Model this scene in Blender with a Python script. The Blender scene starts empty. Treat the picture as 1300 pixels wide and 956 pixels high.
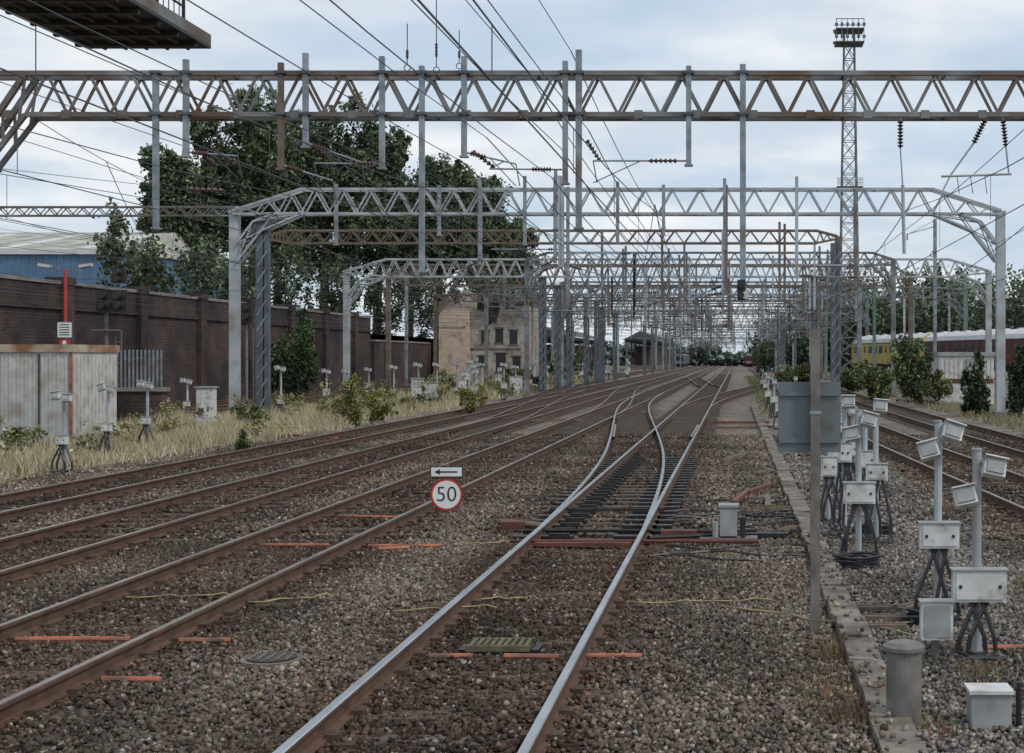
import bpy, math, random
import numpy as np
from mathutils import Vector, Matrix
random.seed(7); rng=np.random.default_rng(7)
sc=bpy.context.scene
F=1800.0; CH=2.6
def W(u,v,Y): return Vector(((u-935)*Y/F, Y, CH-(v-455)*Y/F))
def XU(u,Y): return (u-935)*Y/F
def ZV(v,Y): return CH-(v-455)*Y/F
def G(u,v,z=0.0):
    Y=(CH-z)*F/(v-455); return Vector(((u-935)*Y/F,Y,z))
# ---------------------------------------------------------------- materials
def newmat(name):
    m=bpy.data.materials.new(name); m.use_nodes=True
    return m,m.node_tree.nodes,m.node_tree.links,m.node_tree.nodes['Principled BSDF']
def pmat(name,c1,c2=None,scale=4.0,rough=0.7,metal=0.0,bump=0.0,bscale=None,contrast=(0.35,0.65),rust=None,rustamt=0.5,rscale=1.5,detail=6):
    m,n,l,b=newmat(name)
    if c2 is None: c2=tuple(x*0.75 for x in c1)
    tc=n.new('ShaderNodeTexCoord'); no=n.new('ShaderNodeTexNoise'); no.inputs['Scale'].default_value=scale; no.inputs['Detail'].default_value=detail
    l.new(tc.outputs['Object'],no.inputs['Vector'])
    cr=n.new('ShaderNodeValToRGB'); cr.color_ramp.elements[0].position=contrast[0]; cr.color_ramp.elements[1].position=contrast[1]
    cr.color_ramp.elements[0].color=(*c1,1); cr.color_ramp.elements[1].color=(*c2,1)
    l.new(no.outputs['Fac'],cr.inputs['Fac']); out=cr.outputs['Color']
    if rust:
        n2=n.new('ShaderNodeTexNoise'); n2.inputs['Scale'].default_value=rscale; n2.inputs['Detail'].default_value=8
        l.new(tc.outputs['Object'],n2.inputs['Vector'])
        r2=n.new('ShaderNodeValToRGB'); p=1-rustamt; r2.color_ramp.elements[0].position=max(0,p-0.12); r2.color_ramp.elements[1].position=min(1,p+0.12)
        l.new(n2.outputs['Fac'],r2.inputs['Fac'])
        mx=n.new('ShaderNodeMixRGB'); mx.inputs['Color2'].default_value=(*rust,1)
        l.new(r2.outputs['Color'],mx.inputs['Fac']); l.new(out,mx.inputs['Color1']); out=mx.outputs['Color']
    l.new(out,b.inputs['Base Color']); b.inputs['Roughness'].default_value=rough; b.inputs['Metallic'].default_value=metal
    if bump:
        n3=n.new('ShaderNodeTexNoise'); n3.inputs['Scale'].default_value=bscale or scale*3
        l.new(tc.outputs['Object'],n3.inputs['Vector'])
        bp=n.new('ShaderNodeBump'); bp.inputs['Strength'].default_value=bump; bp.inputs['Distance'].default_value=0.02
        l.new(n3.outputs['Fac'],bp.inputs['Height']); l.new(bp.outputs['Normal'],b.inputs['Normal'])
    return m
def colmat(name,rough=0.9,noise=30.0):
    m,n,l,b=newmat(name)
    a=n.new('ShaderNodeAttribute'); a.attribute_name='Col'
    tc=n.new('ShaderNodeTexCoord'); no=n.new('ShaderNodeTexNoise'); no.inputs['Scale'].default_value=noise
    l.new(tc.outputs['Object'],no.inputs['Vector'])
    mr=n.new('ShaderNodeMapRange'); mr.inputs['To Min'].default_value=0.6; mr.inputs['To Max'].default_value=1.4
    l.new(no.outputs['Fac'],mr.inputs['Value'])
    mx=n.new('ShaderNodeVectorMath'); mx.operation='SCALE'
    l.new(a.outputs['Color'],mx.inputs[0]); l.new(mr.outputs['Result'],mx.inputs['Scale'])
    l.new(mx.outputs['Vector'],b.inputs['Base Color']); b.inputs['Roughness'].default_value=rough
    if 'Specular IOR Level' in b.inputs: b.inputs['Specular IOR Level'].default_value=0.25
    return m
M={}
M['galv']=pmat('galvanised_steel',(0.18,0.215,0.245),(0.31,0.35,0.385),3,0.55,0.2,rust=(0.14,0.11,0.09),rustamt=0.38,rscale=1.2)
M['galvl']=pmat('pale_galvanised_steel',(0.32,0.36,0.39),(0.46,0.49,0.51),2,0.55,0.1,rust=(0.20,0.17,0.15),rustamt=0.40,rscale=1.0)
M['boom']=pmat('rusting_painted_steel',(0.12,0.125,0.13),(0.26,0.275,0.285),1.2,0.65,0.1,rust=(0.12,0.075,0.05),rustamt=0.48,rscale=0.5)
M['rustbeam']=pmat('rusty_steel',(0.12,0.085,0.065),(0.19,0.15,0.12),2,0.8)
M['midsteel']=pmat('weathered_mid_steel',(0.13,0.15,0.165),(0.24,0.27,0.29),1,0.7,rust=(0.12,0.09,0.075),rustamt=0.45)
M['farsteel']=pmat('haze_tinted_grey_steel',(0.26,0.30,0.33),(0.20,0.24,0.26),1,0.7,rust=(0.17,0.14,0.13),rustamt=0.4)  # distance haze put into the colour: grey steel tinted paler
M['farsteel2']=pmat('distant_green_steel',(0.13,0.22,0.20),(0.10,0.15,0.14),1,0.7)
M['darkcol']=pmat('dark_column_steel',(0.06,0.075,0.09),(0.11,0.13,0.15),2,0.6)
M['wire']=pmat('copper_wire',(0.045,0.055,0.055),(0.07,0.075,0.075),2,0.6)
M['insul']=pmat('brown_insulator',(0.06,0.03,0.025),(0.09,0.045,0.035),8,0.3)
M['railtop']=pmat('polished_rail_head',(0.66,0.67,0.69),(0.48,0.47,0.47),1.5,0.22,1.0)
M['railtop2']=pmat('dull_rail_head',(0.46,0.42,0.39),(0.28,0.22,0.18),1.0,0.34,0.95)
M['railside']=pmat('rusty_rail_side',(0.075,0.038,0.024),(0.125,0.068,0.042),5,0.85)
M['sleeper']=pmat('weathered_sleeper',(0.060,0.043,0.032),(0.115,0.090,0.070),5,0.9,bump=0.4)
M['chair']=pmat('black_slide_chair',(0.016,0.015,0.015),(0.04,0.033,0.028),9,0.45,0.3)
M['clip']=pmat('rail_clip_iron',(0.05,0.03,0.02),(0.095,0.06,0.04),9,0.8)
M['concrete']=pmat('old_concrete',(0.15,0.125,0.10),(0.25,0.215,0.18),3,0.9,bump=0.5,bscale=20,rust=(0.09,0.072,0.055),rustamt=0.46,rscale=2.5)
M['coping']=pmat('stone_coping',(0.16,0.15,0.14),(0.26,0.25,0.23),2,0.9)
M['white']=pmat('weathered_white_paint',(0.60,0.60,0.58),(0.44,0.43,0.40),3,0.6,rust=(0.30,0.22,0.16),rustamt=0.33,rscale=1.3)
M['fascia']=pmat('rust_streaked_cream_fascia',(0.50,0.44,0.33),(0.40,0.34,0.25),2,0.7,rust=(0.26,0.12,0.06),rustamt=0.5,rscale=1.6)
M['whitebox']=pmat('white_equipment_box',(0.66,0.67,0.66),(0.50,0.51,0.49),5,0.5,rust=(0.28,0.24,0.2),rustamt=0.36,rscale=6)
M['greybox']=pmat('grey_equipment_box',(0.33,0.35,0.35),(0.22,0.23,0.23),5,0.5)
M['cable']=pmat('black_cable',(0.014,0.014,0.018),(0.03,0.03,0.035),9,0.45)
M['orange']=pmat('faded_orange_pipe',(0.44,0.14,0.07),(0.26,0.09,0.055),4,0.6,rust=(0.10,0.07,0.055),rustamt=0.40,rscale=4)
M['redrust']=pmat('red_oxide_iron',(0.18,0.055,0.038),(0.08,0.035,0.028),5,0.8)
M['yellow']=pmat('yellow_rope',(0.42,0.35,0.18),(0.2,0.17,0.10),4,0.8)
M['plastic']=pmat('ribbed_magnet_yellow',(0.15,0.13,0.065),(0.07,0.06,0.04),8,0.7)
M['signwhite']=pmat('sign_white',(0.78,0.78,0.76),(0.70,0.70,0.67),4,0.5)
M['signred']=pmat('sign_red',(0.50,0.03,0.03),(0.42,0.03,0.03),4,0.5)
M['signblack']=pmat('sign_black',(0.015,0.015,0.015),(0.02,0.02,0.02),4,0.5)
M['signback']=pmat('sign_back_aluminium',(0.12,0.15,0.165),(0.19,0.22,0.235),3,0.5,0.15,rust=(0.09,0.09,0.08),rustamt=0.42,rscale=3)
M['post']=pmat('dull_zinc_post',(0.22,0.205,0.19),(0.13,0.12,0.11),6,0.6,0.2)
M['redpost']=pmat('red_paint',(0.45,0.05,0.04),(0.35,0.04,0.03),3,0.6)
M['black']=pmat('black_paint',(0.02,0.02,0.022),(0.03,0.03,0.03),3,0.6)
M['wood']=pmat('old_timber',(0.19,0.145,0.105),(0.11,0.08,0.06),6,0.9)
M['maroon']=pmat('maroon_coach_paint',(0.16,0.035,0.035),(0.12,0.03,0.03),1,0.45)
M['cream']=pmat('cream_yellow_coach_paint',(0.66,0.50,0.15),(0.55,0.41,0.13),1,0.5,rust=(0.3,0.18,0.1),rustamt=0.3)
M['roofw']=pmat('white_coach_roof',(0.62,0.62,0.62),(0.5,0.5,0.5),1,0.6)
M['glass']=pmat('dark_glass',(0.03,0.035,0.04),(0.05,0.055,0.06),1,0.12)
M['clad_blue']=pmat('blue_cladding',(0.10,0.19,0.31),(0.08,0.15,0.25),1,0.6)
M['clad_roof']=pmat('pale_sheet_roof',(0.46,0.45,0.39),(0.28,0.28,0.25),0.5,0.8)
M['render']=pmat('peeling_render',(0.60,0.47,0.36),(0.48,0.39,0.31),1.2,0.9,bump=0.5,rust=(0.30,0.21,0.16),rustamt=0.38,rscale=1.6)
M['render2']=pmat('pale_peeling_render',(0.47,0.43,0.375),(0.34,0.305,0.265),1.2,0.9,bump=0.5,rust=(0.22,0.18,0.155),rustamt=0.45,rscale=1.4)
M['slate']=pmat('dark_roof',(0.05,0.055,0.06),(0.08,0.085,0.09),1,0.8)
M['bark']=pmat('bark',(0.09,0.07,0.055),(0.05,0.04,0.03),4,0.95)
M['ground']=pmat('ground_scrub',(0.09,0.10,0.05),(0.16,0.14,0.09),0.25,0.95,bump=0.4,bscale=6)
M['earth']=pmat('bare_earth',(0.12,0.095,0.07),(0.17,0.14,0.11),0.8,0.95,bump=0.5,bscale=6)
M['green']=pmat('green_sign',(0.03,0.2,0.09),(0.03,0.17,0.08),3,0.5)
M['leaf']=colmat('foliage_leaves',0.6,0.8)
M['grass']=colmat('grass_blades',0.8,2.0)
M['stone']=colmat('ballast_stone',0.92,60.0)
def brickmat():
    m,n,l,b=newmat('sooty_brick')
    tc=n.new('ShaderNodeTexCoord'); sp=n.new('ShaderNodeSeparateXYZ'); l.new(tc.outputs['Object'],sp.inputs[0])
    ad=n.new('ShaderNodeMath'); ad.operation='ADD'; l.new(sp.outputs['X'],ad.inputs[0]); l.new(sp.outputs['Y'],ad.inputs[1])
    cb=n.new('ShaderNodeCombineXYZ'); l.new(ad.outputs[0],cb.inputs['X']); l.new(sp.outputs['Z'],cb.inputs['Y'])
    br=n.new('ShaderNodeTexBrick'); br.inputs['Scale'].default_value=1.0; br.inputs['Brick Width'].default_value=0.45; br.inputs['Row Height'].default_value=0.15
    br.inputs['Mortar Size'].default_value=0.012; br.inputs['Color1'].default_value=(0.030,0.022,0.023,1); br.inputs['Color2'].default_value=(0.062,0.036,0.032,1); br.inputs['Mortar'].default_value=(0.08,0.072,0.068,1)
    l.new(cb.outputs[0],br.inputs['Vector'])
    no=n.new('ShaderNodeTexNoise'); no.inputs['Scale'].default_value=0.3; no.inputs['Detail'].default_value=9; no.inputs['Roughness'].default_value=.65; l.new(tc.outputs['Object'],no.inputs['Vector'])
    cr=n.new('ShaderNodeValToRGB'); cr.color_ramp.elements[0].position=0.36; cr.color_ramp.elements[0].color=(0.35,0.36,0.42,1); cr.color_ramp.elements[1].position=0.68; cr.color_ramp.elements[1].color=(1.9,1.6,1.5,1)
    l.new(no.outputs['Fac'],cr.inputs['Fac'])
    mx=n.new('ShaderNodeMixRGB'); mx.blend_type='MULTIPLY'; mx.inputs['Fac'].default_value=1; l.new(br.outputs['Color'],mx.inputs['Color1']); l.new(cr.outputs['Color'],mx.inputs['Color2'])
    l.new(mx.outputs['Color'],b.inputs['Base Color']); b.inputs['Roughness'].default_value=0.9
    return m
M['brick']=brickmat()
def ballastmat():
    m,n,l,b=newmat('ballast_bed')
    tc=n.new('ShaderNodeTexCoord')
    vo=n.new('ShaderNodeTexVoronoi'); vo.inputs['Scale'].default_value=15; l.new(tc.outputs['Object'],vo.inputs['Vector'])
    at=n.new('ShaderNodeAttribute'); at.attribute_name='Col'
    sp=n.new('ShaderNodeSeparateColor'); l.new(vo.outputs['Color'],sp.inputs[0])
    mr=n.new('ShaderNodeMapRange'); mr.inputs['To Min'].default_value=0.3; mr.inputs['To Max'].default_value=1.75; l.new(sp.outputs[0],mr.inputs['Value'])
    no=n.new('ShaderNodeTexNoise'); no.inputs['Scale'].default_value=0.9; no.inputs['Detail'].default_value=12; no.inputs['Roughness'].default_value=.7; l.new(tc.outputs['Object'],no.inputs['Vector'])
    m2=n.new('ShaderNodeMapRange'); m2.inputs['From Min'].default_value=0.32; m2.inputs['From Max'].default_value=0.68; m2.inputs['To Min'].default_value=0.4; m2.inputs['To Max'].default_value=1.6; l.new(no.outputs['Fac'],m2.inputs['Value'])
    mu=n.new('ShaderNodeMath'); mu.operation='MULTIPLY'; l.new(mr.outputs[0],mu.inputs[0]); l.new(m2.outputs[0],mu.inputs[1])
    s=n.new('ShaderNodeVectorMath'); s.operation='SCALE'; l.new(at.outputs['Color'],s.inputs[0]); l.new(mu.outputs[0],s.inputs['Scale'])
    l.new(s.outputs['Vector'],b.inputs['Base Color']); b.inputs['Roughness'].default_value=0.95
    bp=n.new('ShaderNodeBump'); bp.inputs['Strength'].default_value=1.0; bp.inputs['Distance'].default_value=0.03; bp.invert=True
    l.new(vo.outputs['Distance'],bp.inputs['Height']); l.new(bp.outputs['Normal'],b.inputs['Normal'])
    return m
M['bed']=ballastmat()
# ---------------------------------------------------------------- mesh helper
class MB:
    def __init__(s): s.v=[];s.f=[];s.m=[];s.mats=[]
    def mi(s,k):
        if k not in s.mats: s.mats.append(k)
        return s.mats.index(k)
    def add(s,vs,fs,k):
        o=len(s.v); i=s.mi(k)
        s.v.extend([tuple(x) for x in vs]); s.f.extend([tuple(o+a for a in f) for f in fs]); s.m.extend([i]*len(fs))
    def box(s,c,d,k,rot=None):
        hx,hy,hz=d[0]/2,d[1]/2,d[2]/2
        vs=[Vector((x,y,z)) for x in(-hx,hx) for y in(-hy,hy) for z in(-hz,hz)]
        if rot is not None: vs=[rot@x for x in vs]
        c=Vector(c); s.add([c+x for x in vs],[(0,1,3,2),(4,6,7,5),(0,4,5,1),(2,3,7,6),(0,2,6,4),(1,5,7,3)],k)
    def bx(s,x0,x1,y0,y1,z0,z1,k): s.box(((x0+x1)/2,(y0+y1)/2,(z0+z1)/2),(x1-x0,y1-y0,z1-z0),k)
    def beam(s,p,q,w,h,k):
        p=Vector(p);q=Vector(q);d=(q-p)
        L=d.length
        if L<1e-6: return
        d/=L; up=Vector((0,1,0)) if abs(d.y)<0.8 else Vector((0,0,1))
        a=d.cross(up).normalized(); b=a.cross(d)
        vs=[]
        for e in(p,q):
            for sa,sb in((-1,-1),(1,-1),(1,1),(-1,1)): vs.append(e+a*sa*w/2+b*sb*h/2)
        s.add(vs,[(0,1,2,3),(7,6,5,4),(0,4,5,1),(1,5,6,2),(2,6,7,3),(3,7,4,0)],k)
    def cyl(s,p,q,r1,k,r2=None,n=8,caps=True):
        if r2 is None:r2=r1
        p=Vector(p);q=Vector(q);d=(q-p)
        if d.length<1e-6:return
        d.normalize(); a=d.orthogonal().normalized(); b=d.cross(a)
        vs=[]
        for e,r in((p,r1),(q,r2)):
            for i in range(n):
                t=2*math.pi*i/n; vs.append(e+a*math.cos(t)*r+b*math.sin(t)*r)
        fs=[(i,(i+1)%n,n+(i+1)%n,n+i) for i in range(n)]
        if caps: fs+= [tuple(range(n-1,-1,-1)),tuple(range(n,2*n))]
        s.add(vs,fs,k)
    def path(s,pts,r,k,n=6):
        for a,b in zip(pts[:-1],pts[1:]): s.cyl(a,b,r,k,n=n,caps=True)
    def insul(s,p,q,r=0.075,nd=7):
        p=Vector(p);q=Vector(q); s.cyl(p,q,0.025,'insul',n=6)
        for i in range(nd):
            t=(i+0.5)/nd; c=p.lerp(q,t); d=(q-p)/nd*0.28
            s.cyl(c-d,c+d,r,'insul',r2=r*0.45,n=8)
    def obj(s,name,smooth=False):
        me=bpy.data.meshes.new(name); me.from_pydata(s.v,[],s.f); me.update()
        for k in s.mats: me.materials.append(M[k])
        me.polygons.foreach_set('material_index',s.m)
        if smooth: me.polygons.foreach_set('use_smooth',[True]*len(s.f))
        o=bpy.data.objects.new(name,me); sc.collection.objects.link(o); return o
def bulk(name,verts,faces,mat,cols=None,domain='FACE'):
    me=bpy.data.meshes.new(name); verts=np.asarray(verts,dtype=np.float32); faces=np.asarray(faces,dtype=np.int32)
    k=faces.shape[1]
    me.vertices.add(len(verts)); me.vertices.foreach_set('co',verts.ravel())
    me.loops.add(faces.size); me.loops.foreach_set('vertex_index',faces.ravel())
    me.polygons.add(len(faces)); me.polygons.foreach_set('loop_start',np.arange(0,faces.size,k,dtype=np.int32))
    try: me.polygons.foreach_set('loop_total',np.full(len(faces),k,dtype=np.int32))
    except Exception: pass
    me.update(calc_edges=True); me.validate()
    if cols is not None:
        a=me.attributes.new('Col','FLOAT_COLOR',domain); c=np.ones((len(cols),4),dtype=np.float32); c[:,:3]=cols
        a.data.foreach_set('color',c.ravel())
    me.materials.append(mat)
    o=bpy.data.objects.new(name,me); sc.collection.objects.link(o); return o
# ---------------------------------------------------------------- camera / light / sky
cam=bpy.data.cameras.new('camera'); co=bpy.data.objects.new('camera',cam); sc.collection.objects.link(co)
co.location=(0,0,CH); co.rotation_euler=(math.radians(90),0,0)
cam.sensor_width=36; cam.lens=36*F/1300; cam.shift_x=-(935-650)/1300; cam.shift_y=-(478-455)/1300
cam.clip_end=5000; cam.clip_start=0.1; sc.camera=co
sc.view_settings.view_transform='Standard'; sc.view_settings.look='None'; sc.view_settings.exposure=0
EL=math.radians(48); AZ=math.radians(125)
w=bpy.data.worlds.new('World'); sc.world=w; w.use_nodes=True; n=w.node_tree.nodes; l=w.node_tree.links
bg=n['Background']; bg.inputs['Strength'].default_value=0.1
sky=n.new('ShaderNodeTexSky'); sky.sky_type='NISHITA'; sky.sun_disc=False; sky.sun_elevation=EL; sky.sun_rotation=AZ; sky.air_density=1.0; sky.dust_density=2.0
tc=n.new('ShaderNodeTexCoord'); sp=n.new('ShaderNodeSeparateXYZ'); l.new(tc.outputs['Generated'],sp.inputs[0])
az=n.new('ShaderNodeMath'); az.operation='ADD'; az.inputs[1].default_value=0.16; l.new(sp.outputs['Z'],az.inputs[0])
mx0=n.new('ShaderNodeMath'); mx0.operation='MAXIMUM'; mx0.inputs[1].default_value=0.05; l.new(az.outputs[0],mx0.inputs[0])
dx=n.new('ShaderNodeMath'); dx.operation='DIVIDE'; l.new(sp.outputs['X'],dx.inputs[0]); l.new(mx0.outputs[0],dx.inputs[1])
dy=n.new('ShaderNodeMath'); dy.operation='DIVIDE'; l.new(sp.outputs['Y'],dy.inputs[0]); l.new(mx0.outputs[0],dy.inputs[1])
cb=n.new('ShaderNodeCombineXYZ'); l.new(dx.outputs[0],cb.inputs['X']); l.new(dy.outputs[0],cb.inputs['Y'])
no=n.new('ShaderNodeTexNoise'); no.inputs['Scale'].default_value=1.2; no.inputs['Detail'].default_value=8; no.inputs['Roughness'].default_value=0.5; l.new(cb.outputs[0],no.inputs['Vector'])
cr=n.new('ShaderNodeValToRGB'); cr.color_ramp.elements[0].position=0.40; cr.color_ramp.elements[0].color=(0.15,0.15,0.15,1); cr.color_ramp.elements[1].position=0.58; cr.color_ramp.elements[1].color=(1,1,1,1)
l.new(no.outputs['Fac'],cr.inputs['Fac'])
no2=n.new('ShaderNodeTexNoise'); no2.inputs['Scale'].default_value=1.8; no2.inputs['Detail'].default_value=6; l.new(cb.outputs[0],no2.inputs['Vector'])
cc=n.new('ShaderNodeValToRGB'); cc.color_ramp.elements[0].position=0.38; cc.color_ramp.elements[0].color=(6.4,7.2,8.2,1); cc.color_ramp.elements[1].position=0.6; cc.color_ramp.elements[1].color=(9.4,9.6,9.8,1)
l.new(no2.outputs['Fac'],cc.inputs['Fac'])
base=n.new('ShaderNodeMixRGB'); base.inputs['Fac'].default_value=0.75; base.inputs['Color2'].default_value=(5.8,7.3,8.9,1); l.new(sky.outputs[0],base.inputs['Color1'])
mx=n.new('ShaderNodeMixRGB'); l.new(cr.outputs['Color'],mx.inputs['Fac']); l.new(base.outputs[0],mx.inputs['Color1']); l.new(cc.outputs[0],mx.inputs['Color2'])
l.new(mx.outputs[0],bg.inputs['Color'])
sd=bpy.data.lights.new('sun','SUN'); sd.energy=1.5; sd.angle=math.radians(10); sd.color=(1,0.95,0.88)
so=bpy.data.objects.new('sun',sd); sc.collection.objects.link(so)
sv=Vector((math.sin(AZ)*math.cos(EL),math.cos(AZ)*math.cos(EL),math.sin(EL)))
so.rotation_euler=(-sv).to_track_quat('-Z','Y').to_euler()
# ---------------------------------------------------------------- tracks
def curve(pts):
    Y=np.array([p[0] for p in pts],float); X=np.array([p[1] for p in pts],float)
    ys=np.concatenate([np.arange(Y[0],min(Y[-1],130),1.0),np.arange(max(Y[0],130),Y[-1]+0.1,6.0)]) if Y[-1]>130 else np.arange(Y[0],Y[-1]+0.01,1.0)
    xs=np.interp(ys,Y,X)
    if len(pts)>2:
        for _ in range(30):
            x2=xs.copy(); x2[1:-1]=(xs[:-2]+2*xs[1:-1]+xs[2:])/4; xs=x2
    return ys,xs
TR={'A':[(6,-2.07),(900,-2.07)],'B':[(6,-5.93),(900,-5.93)],'C':[(6,-9.13),(900,-9.13)],'D':[(6,-12.35),(900,-12.35)],
'E1':[(20,-25.6),(120,-25.6),(260,-18),(420,-16)],'E2':[(20,-29.0),(140,-29.0),(300,-24),(420,-22)],
'R1':[(6,6.2),(14,5.8),(23,5.4),(40,4.75),(60,4.25),(100,4.0),(900,4.0)],'R2':[(6,9.2),(20,8.7),(40,8.1),(60,7.7),(100,7.5),(900,7.5)],
'X1':[(20,-2.07),(26,-2.15),(35,-2.5),(46,-3.3),(58,-4.25),(68,-5.0),(78,-5.55),(90,-5.85),(102,-5.93)],
'X2':[(62,-5.93),(70,-6.1),(85,-7.0),(105,-8.3),(120,-9.0),(132,-9.13)],
'X3':[(70,-2.07),(80,-1.8),(100,-0.3),(120,1.6),(145,3.6),(160,4.0)],
'X4':[(48,-9.13),(58,-9.3),(75,-10.6),(95,-12.0),(110,-12.35)],
'X5':[(120,-2.07),(132,-2.3),(160,-4.6),(175,-5.7),(190,-5.93)],
'X6':[(95,4.0),(110,4.3),(135,6.3),(150,7.2),(165,7.5)],
'X7':[(84,-12.35),(96,-12.8),(130,-15.5),(180,-17.0),(320,-17)]}
TC={k:curve(v) for k,v in TR.items()}
prof=[(-0.07,0.0),(0.07,0.0),(0.07,0.015),(0.012,0.035),(0.012,0.115),(0.036,0.125),(0.036,0.150),(0.028,0.16),(-0.028,0.16),(-0.036,0.150),(-0.036,0.125),(-0.012,0.115),(-0.012,0.035),(-0.07,0.015)]
def rail(mb,ys,xs,z,top):
    N=len(ys); P=len(prof); vs=[];
    for y,x in zip(ys,xs):
        for a,b in prof: vs.append((x+a,y,z+b))
    fs=[];ft=[]
    for i in range(N-1):
        for j in range(P):
            q=(i*P+j,i*P+(j+1)%P,(i+1)*P+(j+1)%P,(i+1)*P+j)
            (ft if j==7 or (top=='railtop' and j in(6,8)) else fs).append(q)
    o=len(mb.v); mb.v.extend(vs)
    for lst,k in((fs,'railside'),(ft,top)):
        i=mb.mi(k); mb.f.extend([tuple(o+a for a in f) for f in lst]); mb.m.extend([i]*len(lst))
def dnear(x,y):
    d=np.full(x.shape,99.0)
    for k,(ys,xs) in TC.items():
        xx=np.interp(y,ys,xs,left=999,right=999); d=np.minimum(d,np.abs(x-xx))
    return d
MAIN=('A','B','C','D','R1','R2')
for k,(ys,xs) in TC.items():
    mb=MB(); g=np.gradient(xs,ys); sl=np.sqrt(1+g*g)
    zo=0.02 if not k.startswith('X') else 0.015
    top='railtop' if k in('A','X1') else ('railtop2')
    rail(mb,ys,xs-0.752*sl,zo,top); rail(mb,ys,xs+0.752*sl,zo,top)
    lo=ys[0]; hi=min(ys[-1],230)
    y=lo+0.3
    if k[0]=='X': y=6.3+math.ceil((lo-6.3)/0.66)*0.66
    while y<hi:
        x=float(np.interp(y,ys,xs)); w2=2.5; cx=x
        skip = k=='X1' and y<60
        if k[0]=='X' and not skip:
            dm=min((abs(x-float(np.interp(y,*TC[q]))) for q in MAIN))
            if dm<2.3: w2=1.25+max(0,dm-1.0)*.9
            if dm<1.0: skip=True
        if k=='A' and 19.5<y<60:
            xx=float(np.interp(y,*TC['X1'])); w2=2.6+(x-xx); cx=(x+xx)/2
        jz=random.uniform(-0.008,0.004)
        if not skip:
            h=0.2; zt=0.024+jz-(0.006 if k[0]=='X' else 0)
            mb.box((cx+random.uniform(-.03,.03),y,zt-h/2),(w2,0.25 if k[0]!='X' else 0.24,h),'sleeper',Matrix.Rotation(random.uniform(-.012,.012),3,'Z'))
        if y<60 :
            for sgn in(-1,1):
                xr=x+sgn*0.752
                mb.box((xr-0.095,y,0.045),(0.09,0.13,0.045),'clip'); mb.box((xr+0.095,y,0.045),(0.09,0.13,0.045),'clip')
        if k=='A' and 20<y<36:
            mb.box((x-0.47,y,0.06),(0.42,0.17,0.045),'chair'); mb.box((x-0.45,y,0.095),(0.30,0.06,0.035),'chair')
            mb.box((x+0.50,y,0.06),(0.34,0.17,0.045),'chair')
            mb.box((x-0.98,y,0.06),(0.24,0.17,0.04),'chair'); mb.box((x+0.98,y,0.06),(0.24,0.17,0.04),'chair')
        y+=0.66
    if k=='X1':
        yy=np.arange(44,53,1.0); rail(mb,yy,np.full(len(yy),-2.07+0.752-0.09),0.017,'railtop2'); base=np.interp(yy,ys,xs); rail(mb,yy,base-0.752+0.09,0.017,'railtop2')
    mb.obj('railway_track' if k[0]!='X' else 'railway_crossover_track')
# ---------------------------------------------------------------- ground and ballast bed
mb=MB(); mb.add([(-3000,-200,-0.06),(3000,-200,-0.06),(3000,4500,-0.06),(-3000,4500,-0.06)],[(0,1,2,3)],'ground'); mb.obj('ground')
xs=np.concatenate([np.arange(-34,-14,0.5),np.arange(-14,12.01,0.2)]); ys=np.concatenate([np.arange(2,60,0.7),np.arange(60,260,2),np.arange(260,950,30)])
gx,gy=np.meshgrid(xs,ys); gz=0.006*np.sin(gx*5.1+gy*1.3)*np.sin(gy*3.7)-0.008
edge=(gx<-33.8)|(gx>11.85); gz[edge]=-0.10
verg=(gx>-23.2)&(gx<-15.2)&(gy<100)
gz[verg]+=0.03
vv=np.stack([gx,gy,gz],-1).reshape(-1,3); nx=len(xs); ny=len(ys)
I=np.arange(nx*ny).reshape(ny,nx); ff=np.stack([I[:-1,:-1],I[:-1,1:],I[1:,1:],I[1:,:-1]],-1).reshape(-1,4)
def bedcol(x,y):
    d=dnear(x,y); t=np.clip((d-0.9)/0.8,0,1)[...,None]
    brown=np.array([0.086,0.060,0.044]); grey=np.array([0.152,0.121,0.095])
    c=brown*(1-t)+grey*t
    rs=np.clip(1-np.abs(d-0.752)/0.28,0,1)[...,None]*np.clip(1.3-y/90,0.25,1)[...,None]; c=c*(1-rs*.7)+np.array([0.092,0.051,0.031])*rs*.7
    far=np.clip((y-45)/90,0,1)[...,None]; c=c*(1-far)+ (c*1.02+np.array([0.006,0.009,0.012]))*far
    rt=((x>1.1)&(x<3.6)&(y<60))[...,None]; c=np.where(rt,np.array([0.165,0.146,0.128]),c)
    vg=((x>-23.2)&(x<-15.2)&(y<190)&(d>1.6))[...,None]; c=np.where(vg,np.array([0.20,0.16,0.10]),c)
    return c
bulk('ballast_bed',vv,ff,M['bed'],bedcol(vv[:,0],vv[:,1]),'POINT')
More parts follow.
